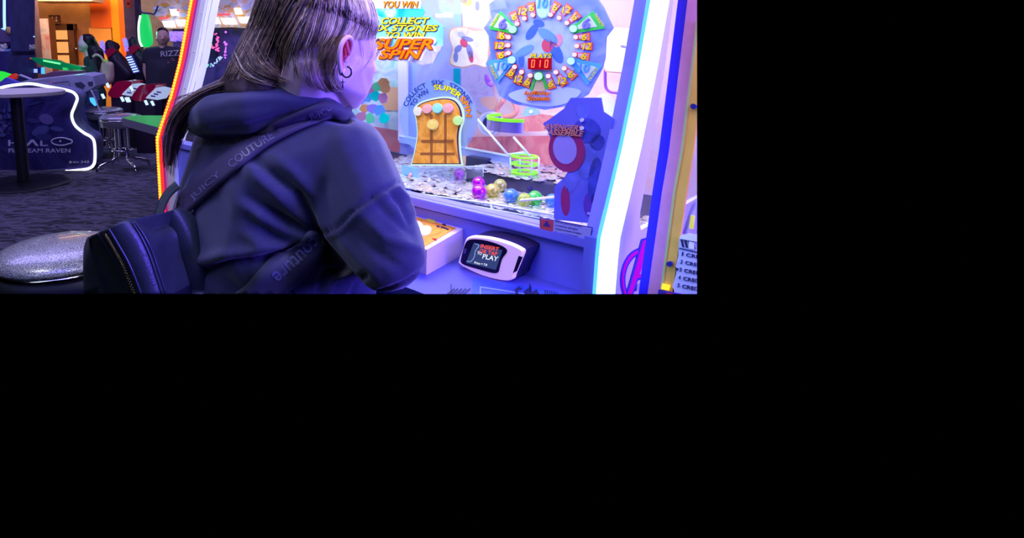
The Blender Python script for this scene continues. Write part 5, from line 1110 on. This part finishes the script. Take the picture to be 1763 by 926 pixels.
# ================================================================== RIDES, RED CONSOLES, GREEN POD
def person_skin(parts, voxel, sm=5):
    t = MB()
    for pr in parts: hull_into(t, pr)
    return fuse(t, 'x', None, voxel, sm)
def ride(dx, dy, label, Y):
    P = FACE(Y); q0 = A(205 + dx, 150, Y); r = empty('racing_ride', (q0.x, Y, 0), label=label, cat='arcade ride', group='dark racing rides at the back')
    def m(x, y, h=0): return P.m(x + dx, y + dy, h)
    dark = mat('ride_black', (.025, .015, .035), .35)
    v, f, n = person_skin([[(m(188, 75), .06), (m(190, 88), .07), (m(195, 80, -.1), .06)], [(m(192, 86), .07), (m(202, 96), .05), (m(205, 110, -.1), .1), (m(196, 110), .08)], [(m(200, 105), .09), (m(222, 128), .10), (m(215, 140, -.3), .12), (m(200, 140), .06)], [(m(200, 140), .07), (m(222, 135, -.3), .1), (m(222, 218, -.3), .1), (m(205, 218), .1)]], .02, 4)
    b = MB(); b.add(v, f, dark, True); b.build('seat_shell', r)
    b = MB(); v_, f_ = [m(184, 88, .09), m(196, 82, .09), m(204, 88, .09), m(190, 100, .09)], [(0, 1, 2, 3)]
    b.slab(v_, Vector((0, .05, 0)), mat('ride_red', (.5, .01, .06), .3)); b.build('red_panel', r)
    b = MB(); b.slab([m(173, 72, .05), m(178, 70, .05), m(184, 92, .05), m(178, 94, .05)], Vector((0, .05, 0)), mottled('blue_screen', [(.05, .1, .8), (.5, .2, .7), (.1, .3, 1.0)], 12, emit=.9)); b.build('lit_screen', r)
    return r
ride(0, 0, 'dark racing ride with a blue screen nearer the person with the beige backpack', 8.4)
r2 = ride(40, -5, 'dark racing ride behind the man in the printed T-shirt', 8.2)
b = MB(); P = FACE(7.9)
poly(b, P, [(218, 96), (228, 94), (242, 124), (232, 127)], mat('panel_indigo', (.05, .06, .4), .4), 0, .05)
for i in range(7): x, y = 221.5 + i * 2, 98.5 + i * 4; poly(b, P, [(x - 2, y), (x + 7, y - 2), (x + 8, y), (x - 1, y + 2)], glow('blue_white_bar', (.45, .6, 1.0), 1.6), .05, .01)
b.build('light_bars', r2)
for i, (dx, dy, lb) in enumerate(((0, 0, 'glossy red console with a white lit panel, left of the pair'), (41, 6, 'glossy red console, right of the pair and nearer the coin pusher'))):
    Y = 6.6 - i * .2; P = FACE(Y); q = P.m(206 + dx, 165 + dy); r = empty('control_console', (q.x, Y, 0), label=lb, cat='arcade console', group='red consoles in the aisle')
    b = MB(); b.slab([P.m(x + dx, y + dy) for x, y in sp2([(186, 160), (194, 148), (203, 140), (226, 141), (222, 150), (210, 162), (204, 168), (190, 167)], 4, True)], Vector((.03, .3, 0)), mat('gloss_red', (.40, .0, .04), .15, coat=.6)); b.build('shell', r)
    b = MB(); b.slab([P.m(x + dx, y + dy, .01) for x, y in [(214, 158), (228, 145), (243, 149), (231, 166), (210, 163)]], Vector((.02, .25, 0)), glow('panel_lit', (.40, .48, .8), .9)); pn = b.build('lit_panel', r)
    b = MB()
    for k in range(3): x, y = 219 + k * 5 + dx, 160 - k * 3.4 + dy; poly(b, P, [(x, y), (x + 8, y + 1), (x + 8.5, y - 1), (x + 1, y - 2.4)], mat('panel_pattern', (.05, .05, .25), .4), .012, .004)
    b.build('pattern', pn)
    b = MB(); b.slab([P.m(x + dx, y + dy, -.02) for x, y in [(190, 166), (225, 166), (222, 262), (194, 262)]], Vector((0, .25, 0)), mat('ride_black', (.025, .015, .035), .35)); b.build('pedestal', r)
    for x, y in ((178, 166), (211, 171), (222, 172), (186, 147)): b = MB(); b.slab([P.m(x + dx - 3, y + dy - 4, .03), P.m(x + dx, y + dy - 5, .03), P.m(x + dx + 4, y + dy + 3, .03), P.m(x + dx + 1, y + dy + 4, .03)], Vector((0, .03, 0)), glow('blue_white_bar', (.45, .6, 1.0), 1.6)); b.build('button', r)
P = FACE(8.0); gp_ = empty('lamp_pod', P.m(248, 84), label='upright bright green lamp pod with a white lit edge hanging near the man', cat='lamp')
b = MB(); b.slab([P.m(x, y) for x, y in sp2([(242, 26), (250, 25), (255, 45), (258, 70), (255, 78), (246, 81), (238, 70), (237, 50), (239, 34)], 4, True)], Vector((0, .14, 0)), glow('green_pod', (.0, .75, .14), .85)); b.build('pod_shell', gp_)
b = MB(); b.tube([P.m(x, y, .03) for x, y in sp2([(243, 27), (240.5, 40), (240, 55), (242, 72), (246, 80)], 4)], .014, glow('green_white', (.6, 1.0, .7), 2.5), 8); b.build('lit_edge', gp_)
b = MB(); b.tube([P.m(x, y, .0) for x, y in sp2([(241, 9), (241, 14), (245, 22), (258, 23), (266, 24), (272, 10)], 4)], .012, mat('indigo_body', (.04, .035, .16), .5), 6); b.build('bracket', gp_)
# ================================================================== LIT CANOPY MACHINE seen past and through the pusher
P = FACE(8.6); cm_ = empty('canopy_machine', (P.m(345, 60).x, 8.6, 0), label='large bright canopied arcade machine with tilted light panels seen past the coin pusher', cat='arcade machine')
b = MB(); b.slab([P.m(x, y) for x, y in [(264, 12), (270, 4), (280, -20), (480, -20), (470, 52), (440, 50), (400, 47), (288, 50), (276, 36), (266, 26)]], Vector((0, .7, 0)), mottled('canopy_print', [(.35, .32, .45), (.85, .85, .95), (.9, .45, .1), (.8, .8, .9)], 3.2, dist=3)); b.build('canopy', cm_)
b = MB(); random.seed(8)
for i, (x, y) in enumerate([(272, 14), (285, 8), (297, 18), (310, 10), (322, 14), (318, 26), (292, 28), (372, 12), (385, 22), (403, 10), (425, 14), (418, 28), (355, 20), (392, 4)]):
    n_ = random.randint(5, 7); r0 = random.uniform(6, 11); poly(b, P, [(x + r0 * random.uniform(.6, 1.2) * cos(2 * pi * k / n_), y + r0 * .6 * random.uniform(.6, 1.2) * sin(2 * pi * k / n_)) for k in range(n_)], mat('boulder%d' % (i % 5), [(.8, .8, .95), (.9, .4, .05), (.25, .22, .4), (.85, .8, .7), (.6, .55, .65)][i % 5], .5), .02 + i * .002, .03)
b.build('sculpted_rocks', cm_)
for x, y, w_ in ((294, 42, 11), (317, 40, 11), (370, 36, 12), (396, 37, 14), (425, 35, 14), (303, 22, 7), (412, 20, 7)):
    b = MB(); h_ = 5.5; b.slab([P.m(x - w_, y - h_, .12), P.m(x + w_ * .6, y - h_, .12), P.m(x + w_, y + h_, .12), P.m(x - w_ * .6, y + h_, .12)], Vector((0, .08, 0)), glow('panel_white', (1.0, .93, .97), 1.5)); b.build('light_panel', cm_)
b = MB()
for x0_, x1_, y_ in ((277, 292, 31), (378, 398, 25), (300, 310, 18)): b.slab([P.m(x0_, y_, .1), P.m(x1_, y_ - 1, .1), P.m(x1_, y_ + 1.5, .1), P.m(x0_, y_ + 2.5, .1)], Vector((0, .04, 0)), glow('red_bar', (1.0, .06, .08), 1.3))
b.build('red_bars', cm_, kind='stuff')
b = MB(); b.slab([P.m(x, y, -.2) for x, y in [(290, 50), (480, 50), (480, 300), (300, 300)]], Vector((0, .3, 0)), mottled('cabinet_violet', [(.06, .05, .22), (.2, .14, .5), (.08, .05, .15)], 2)); b.build('cabinet', cm_)
b = MB(); b.slab([P.m(x, y, .0) for x, y in [(344, 54), (372, 54), (370, 98), (352, 98)]], Vector((0, .2, 0)), mat('screen_dark', (.02, .02, .06), .2)); poly(b, P, [(352, 74), (358, 70), (366, 76), (366, 83), (352, 82)], glow('screen_amber', (.8, .35, .15), .8), .002, .01); poly(b, P, [(355, 92), (359, 92), (359, 96), (355, 96)], glow('red_bar', (1.0, .06, .08), 1.3), .002, .01); b.build('screen', cm_)
b = MB(); random.seed(2)
for i in range(120):
    u = random.random()
    if i < 45: a = radians(20 + 150 * u); x, y, c_ = 360 + 26 * cos(a) + random.gauss(0, 2), 88 + 24 * sin(a) + random.gauss(0, 2), ('g' if u > .5 else 'b')
    elif i < 70: x, y, c_ = 378 + random.gauss(0, 3), random.uniform(58, 88), 'p'
    elif i < 90: x, y, c_ = 392 + random.gauss(0, 1), random.uniform(55, 100), 'v'
    elif i < 100: x, y, c_ = random.uniform(345, 370), 48 + random.gauss(0, 1.5), 'w'
    else: x, y, c_ = random.uniform(335, 350), random.uniform(100, 118), 'b'
    b.ball(P.m(x, y, .15), random.uniform(.008, .02), glow('bead_' + c_, {'g': (.05, .9, .4), 'b': (.35, .5, 1), 'p': (1, .1, .45), 'v': (.6, .15, .9), 'w': (1, .8, .6)}[c_], 1.5), 1)
b.build('bulbs', cm_, kind='stuff')
for x in (300, 312): b = MB(); poly(b, FACE(8.5), [(x - 8, 54), (x + 5, 54), (x + 4, 72), (x - 8, 70)], mottled('blue_screen', [(.05, .1, .8), (.5, .2, .7), (.1, .3, 1.0)], 12, emit=.9), 0, .03); b.build('small_screen', cm_)
# ================================================================== PEOPLE IN THE BACKGROUND
skin2 = mat('tan_skin', (.5, .3, .24), .55); blackcloth = mat('black_cloth', (.018, .02, .03), .9)
def SC(Y, s=1): return Y / 1000.0 * s
Y = 6.9; k = SC(Y)
pw = empty('person', (A(165, 200, Y).x, Y, 0), label='person with long dark hair aiming the green toy gun and wearing a beige backpack', cat='person')
v, f, n = person_skin([[(A(146, 76, Y), 11 * k), (A(149, 70, Y + .02), 12 * k)], [(A(141, 84, Y), 6 * k), (A(146, 78, Y), 9 * k)], [(A(134.5, 77, Y), 1.6 * k), (A(139, 74, Y), 4 * k)], [(A(150, 85, Y + .02), 6 * k), (A(155, 100, Y + .03), 8 * k)],
    [(A(146, 117, Y - .12), 4 * k), (A(138, 116, Y - .16), 3.6 * k)], [(A(138, 116, Y - .16), 3.6 * k), (A(132, 114, Y - .18), 2.6 * k)], [(A(168, 240, Y), 8 * k), (A(158, 252, Y - .05), 4 * k)],
    [(A(150, 86, Y + .02), 6 * k), (A(160, 110, Y + .03), 8 * k)], [(A(160, 110, Y + .03), 8 * k), (A(165, 190, Y + .02), 8 * k)], [(A(165, 190, Y + .02), 8 * k), (A(168, 248, Y), 6 * k)]], .012, 3)
b = MB(); b.add(v, f, mat('green_lit_skin', (.62, .5, .45), .5), True); b.build('body', pw)
v, f, n = person_skin([[(A(152, 104, Y), 8 * k), (A(172, 104, Y + .05), 9 * k), (A(165, 98, Y), 7 * k), (A(160, 140, Y), 12 * k), (A(170, 140, Y + .05), 12 * k)], [(A(160, 140, Y), 12 * k), (A(172, 160, Y), 11 * k), (A(170, 190, Y), 12 * k)], [(A(158, 108, Y - .1), 6.5 * k), (A(166, 128, Y - .12), 6 * k)], [(A(166, 128, Y - .12), 6 * k), (A(147, 119, Y - .13), 5 * k)]], .014, 4)
b = MB(); b.add(v, f, mat('dark_green_cloth', (.02, .035, .035), .9), True); b.build('jacket', pw)
v, f, n = person_skin([[(A(163, 185, Y), 9 * k), (A(160, 252, Y - .02), 6 * k)], [(A(174, 185, Y), 9 * k), (A(176, 250, Y + .04), 6 * k)]], .014, 4)
b = MB(); b.add(v, f, blackcloth, True); b.build('trousers', pw)
v, f, n = person_skin([[(A(153, 69, Y), 11 * k), (A(145, 63, Y), 4.5 * k), (A(156, 77, Y + .03), 10 * k)], [(A(157, 74, Y + .03), 10 * k), (A(167, 92, Y + .03), 9 * k), (A(162, 102, Y), 8 * k)], [(A(166, 90, Y), 9 * k), (A(165, 112, Y - .05), 8 * k), (A(158, 115, Y - .08), 5 * k)], [(A(172, 88, Y + .03), 6 * k), (A(176, 100, Y + .03), 4 * k)]], .012, 3)
b = MB(); b.add(v, f, mat('black_hair', (.012, .01, .014), .4), True); b.build('hair', pw)
bp_ = empty('backpack', A(186, 140, Y), label='beige backpack on the person aiming the toy gun', cat='backpack')
v, f, n = person_skin([[(A(182, 112, Y), 8 * k), (A(190, 112, Y), 6 * k), (A(184, 135, Y), 12 * k), (A(178, 138, Y), 10 * k), (A(192, 130, Y), 5 * k)]], .012, 4)
b = MB(); b.add(v, f, mat('beige_canvas', (.52, .36, .30), .8), True); b.build('bag_body', bp_)
b = MB(); b.tube([A(x, y, Y - .12) for x, y in sp2([(160, 98), (166, 94), (174, 98), (180, 108)], 4)], .014, mat('beige_canvas', (.52, .36, .30), .8), 6); b.build('strap', bp_)
b = MB(); b.slab([A(x, y, Y - .14) for x, y in [(178, 102), (186, 103), (186, 108), (180, 107)]], Vector((0, .02, 0)), mat('lime_patch', (.5, .6, .1), .6)); b.build('patch', bp_)
# toy gun
Yg = 6.66; Pg = FACE(Yg); tg = empty('toy_gun', Pg.m(90, 110), label='long green toy rifle with glowing green bars aimed to the left', cat='toy gun')
gm = mat('gun_green', (.0, .22, .07), .4, emit=.08, ecol=(0, .8, .2)); 
b = MB(); b.slab([Pg.m(x, y) for x, y in [(54, 99), (60, 99), (74, 101), (100, 104), (108, 108), (128, 112), (140, 116), (138, 121), (120, 119), (114, 122), (104, 120), (84, 117), (70, 112), (56, 103)]], Vector((0, .07, 0)), gm); b.build('gun_body', tg)
b = MB(); b.slab([Pg.m(x, y, .01) for x, y in [(75, 103), (104, 108.5), (104, 111), (75, 105.5)]], Vector((0, .03, 0)), glow('green_bar', (.15, 1.0, .3), 1.8)); b.build('glowing_bar', tg)
b = MB(); b.ball(Pg.m(53, 101), .014, mat('orange_tip', (.9, .25, .05), .5), 2); b.build('muzzle', tg)
b = MB(); b.slab([Pg.m(x, y, .01) for x, y in [(108, 116), (116, 117), (118, 123), (110, 123)]], Vector((0, .06, 0)), glow('green_grip', (.05, .75, .15), .8)); b.build('grip', tg)
b = MB(); b.slab([FACE(5.85).m(x, y) for x, y in [(31, 129), (34, 128), (54, 136), (52, 137.5)]], Vector((0, .03, 0)), mat('pale_cable', (.5, .5, .65), .5)); tag(b.build('gun_holster'), 'pale rod lying beside the green screen on the control deck', 'rod')
# the man
Y = 7.5; k = SC(Y)
pm_ = empty('person', (A(282, 200, Y).x, Y, 0), label='person with short dark hair in a dark printed T-shirt standing beside the green lamp', cat='person')
v, f, n = person_skin([[(A(280, 61, Y), 10.5 * k), (A(280, 71, Y - .02), 8.5 * k), (A(280, 66, Y - .02), 10.5 * k)], [(A(280, 76, Y), 7.5 * k), (A(281, 86, Y + .02), 9 * k)], [(A(280, 67, Y - .10), 1.8 * k), (A(280, 63, Y - .07), 2 * k)],
   [(A(268.5, 66, Y), 1.6 * k), (A(268.8, 70, Y), 1.3 * k)], [(A(291.5, 66, Y), 1.6 * k), (A(291.2, 70, Y), 1.3 * k)],
   [(A(252, 102, Y), 6 * k), (A(251, 122, Y), 5.4 * k)], [(A(251, 122, Y), 5.2 * k), (A(255, 138, Y - .04), 4.2 * k)], [(A(255, 138, Y - .04), 4.6 * k), (A(257, 146, Y - .05), 3.5 * k)],
   [(A(314, 102, Y), 6 * k), (A(316, 122, Y), 5.4 * k)], [(A(316, 122, Y), 5.2 * k), (A(313, 140, Y - .04), 4.2 * k)], [(A(281, 86, Y), 9 * k), (A(282, 130, Y + .02), 14 * k)]], .011, 3)
b = MB(); b.add(v, f, skin2, True)
for sx_ in (-4, 4): b.ball(A(280 + sx_, 63.5, Y - .088), .009, mat('dark_eye', (.03, .02, .02), .3), 1)
b.tube([A(x, 73.5, Y - .088) for x in (277, 280, 283)], .004, mat('lips', (.35, .12, .1), .5), 5)
b.build('body', pm_)
v, f, n = person_skin([[(A(256, 90, Y), 9 * k), (A(308, 90, Y), 9 * k), (A(281, 88, Y), 10 * k), (A(262, 110, Y), 10 * k), (A(302, 110, Y), 10 * k)], [(A(263, 108, Y), 12 * k), (A(302, 108, Y), 12 * k), (A(266, 160, Y), 16 * k), (A(300, 160, Y), 16 * k), (A(282, 120, Y - .06), 12 * k)], [(A(255, 92, Y), 9 * k), (A(251, 104, Y), 7.5 * k)], [(A(309, 92, Y), 9 * k), (A(314, 104, Y), 7.5 * k)]], .014, 4)
b = MB(); b.add(v, f, mat('charcoal_tee', (.03, .028, .045), .9), True); ts = b.build('t_shirt', pm_); TS = Surf(v, f, Y - .1)
b = MB(); text(b, TS, 'RIZZ', 293, 92, 32, 9, mat('tee_print', (.45, .42, .5), .7), ang=-4, base=.004, h=0, th=.003)
for x, y in ((297, 101), (290, 108), (299, 104)): disc(b, TS, x, y, 1.6, 1, mat('tee_print_red', (.4, .1, .1), .7), .004, .002, 0, 8)
b.build('shirt_print', ts)
v, f, n = person_skin([[(A(270, 160, Y), 14 * k), (A(270, 228, Y), 9 * k)], [(A(296, 160, Y), 14 * k), (A(298, 228, Y), 9 * k)]], .016, 4)
b = MB(); b.add(v, f, blackcloth, True); b.build('trousers', pm_)
v, f, n = person_skin([[(A(280, 57.5, Y + .03), 10.8 * k), (A(281, 63, Y + .06), 10 * k)]], .011, 3)
b = MB(); b.add(v, f, mat('black_hair', (.012, .01, .014), .4), True); b.build('hair', pm_)
# ================================================================== END OF THE MODELLED PLACE
# The photograph shows nothing below this sight plane or to the right of that one, so the modelled
# part of the place ends there: what runs on past them is cut off and closed.
def end_of_view():
    bpy.context.view_layer.update()
    bl = ray(0, 506).cross(ray(1200, 506)).normalized(); rr = ray(1200, 0).cross(ray(1200, 506)).normalized()
    mid = ray(600, 250)
    planes = [(n if mid.dot(n) > 0 else -n) for n in (bl, rr)]
    for o in list(S.objects):
        if o.type != 'MESH': continue
        W = o.matrix_world; me = o.data
        pts = [W @ v.co - CAM for v in me.vertices]
        cut = []; gone = False
        for n in planes:
            dd = [p.dot(n) for p in pts]
            if not dd or max(dd) < 0: gone = True
            elif min(dd) < 0: cut.append(n)
        if gone:
            for ch in list(o.children): bpy.data.objects.remove(ch)
            bpy.data.objects.remove(o); continue
        if not cut: continue
        if me.users > 1: me = o.data = me.copy()
        Wi = W.inverted(); b = bmesh.new(); b.from_mesh(me)
        for n in cut:
            r = bmesh.ops.bisect_plane(b, geom=b.verts[:] + b.edges[:] + b.faces[:], dist=1e-6, plane_co=Wi @ CAM, plane_no=(W.to_3x3().transposed() @ n), clear_inner=True)
            ed = [e for e in r['geom_cut'] if isinstance(e, bmesh.types.BMEdge) and e.is_valid and len(e.link_faces) == 1]
            if ed: bmesh.ops.holes_fill(b, edges=ed, sides=0)
        b.to_mesh(me); b.free(); me.update()
        if not len(me.vertices): bpy.data.objects.remove(o)
end_of_view()
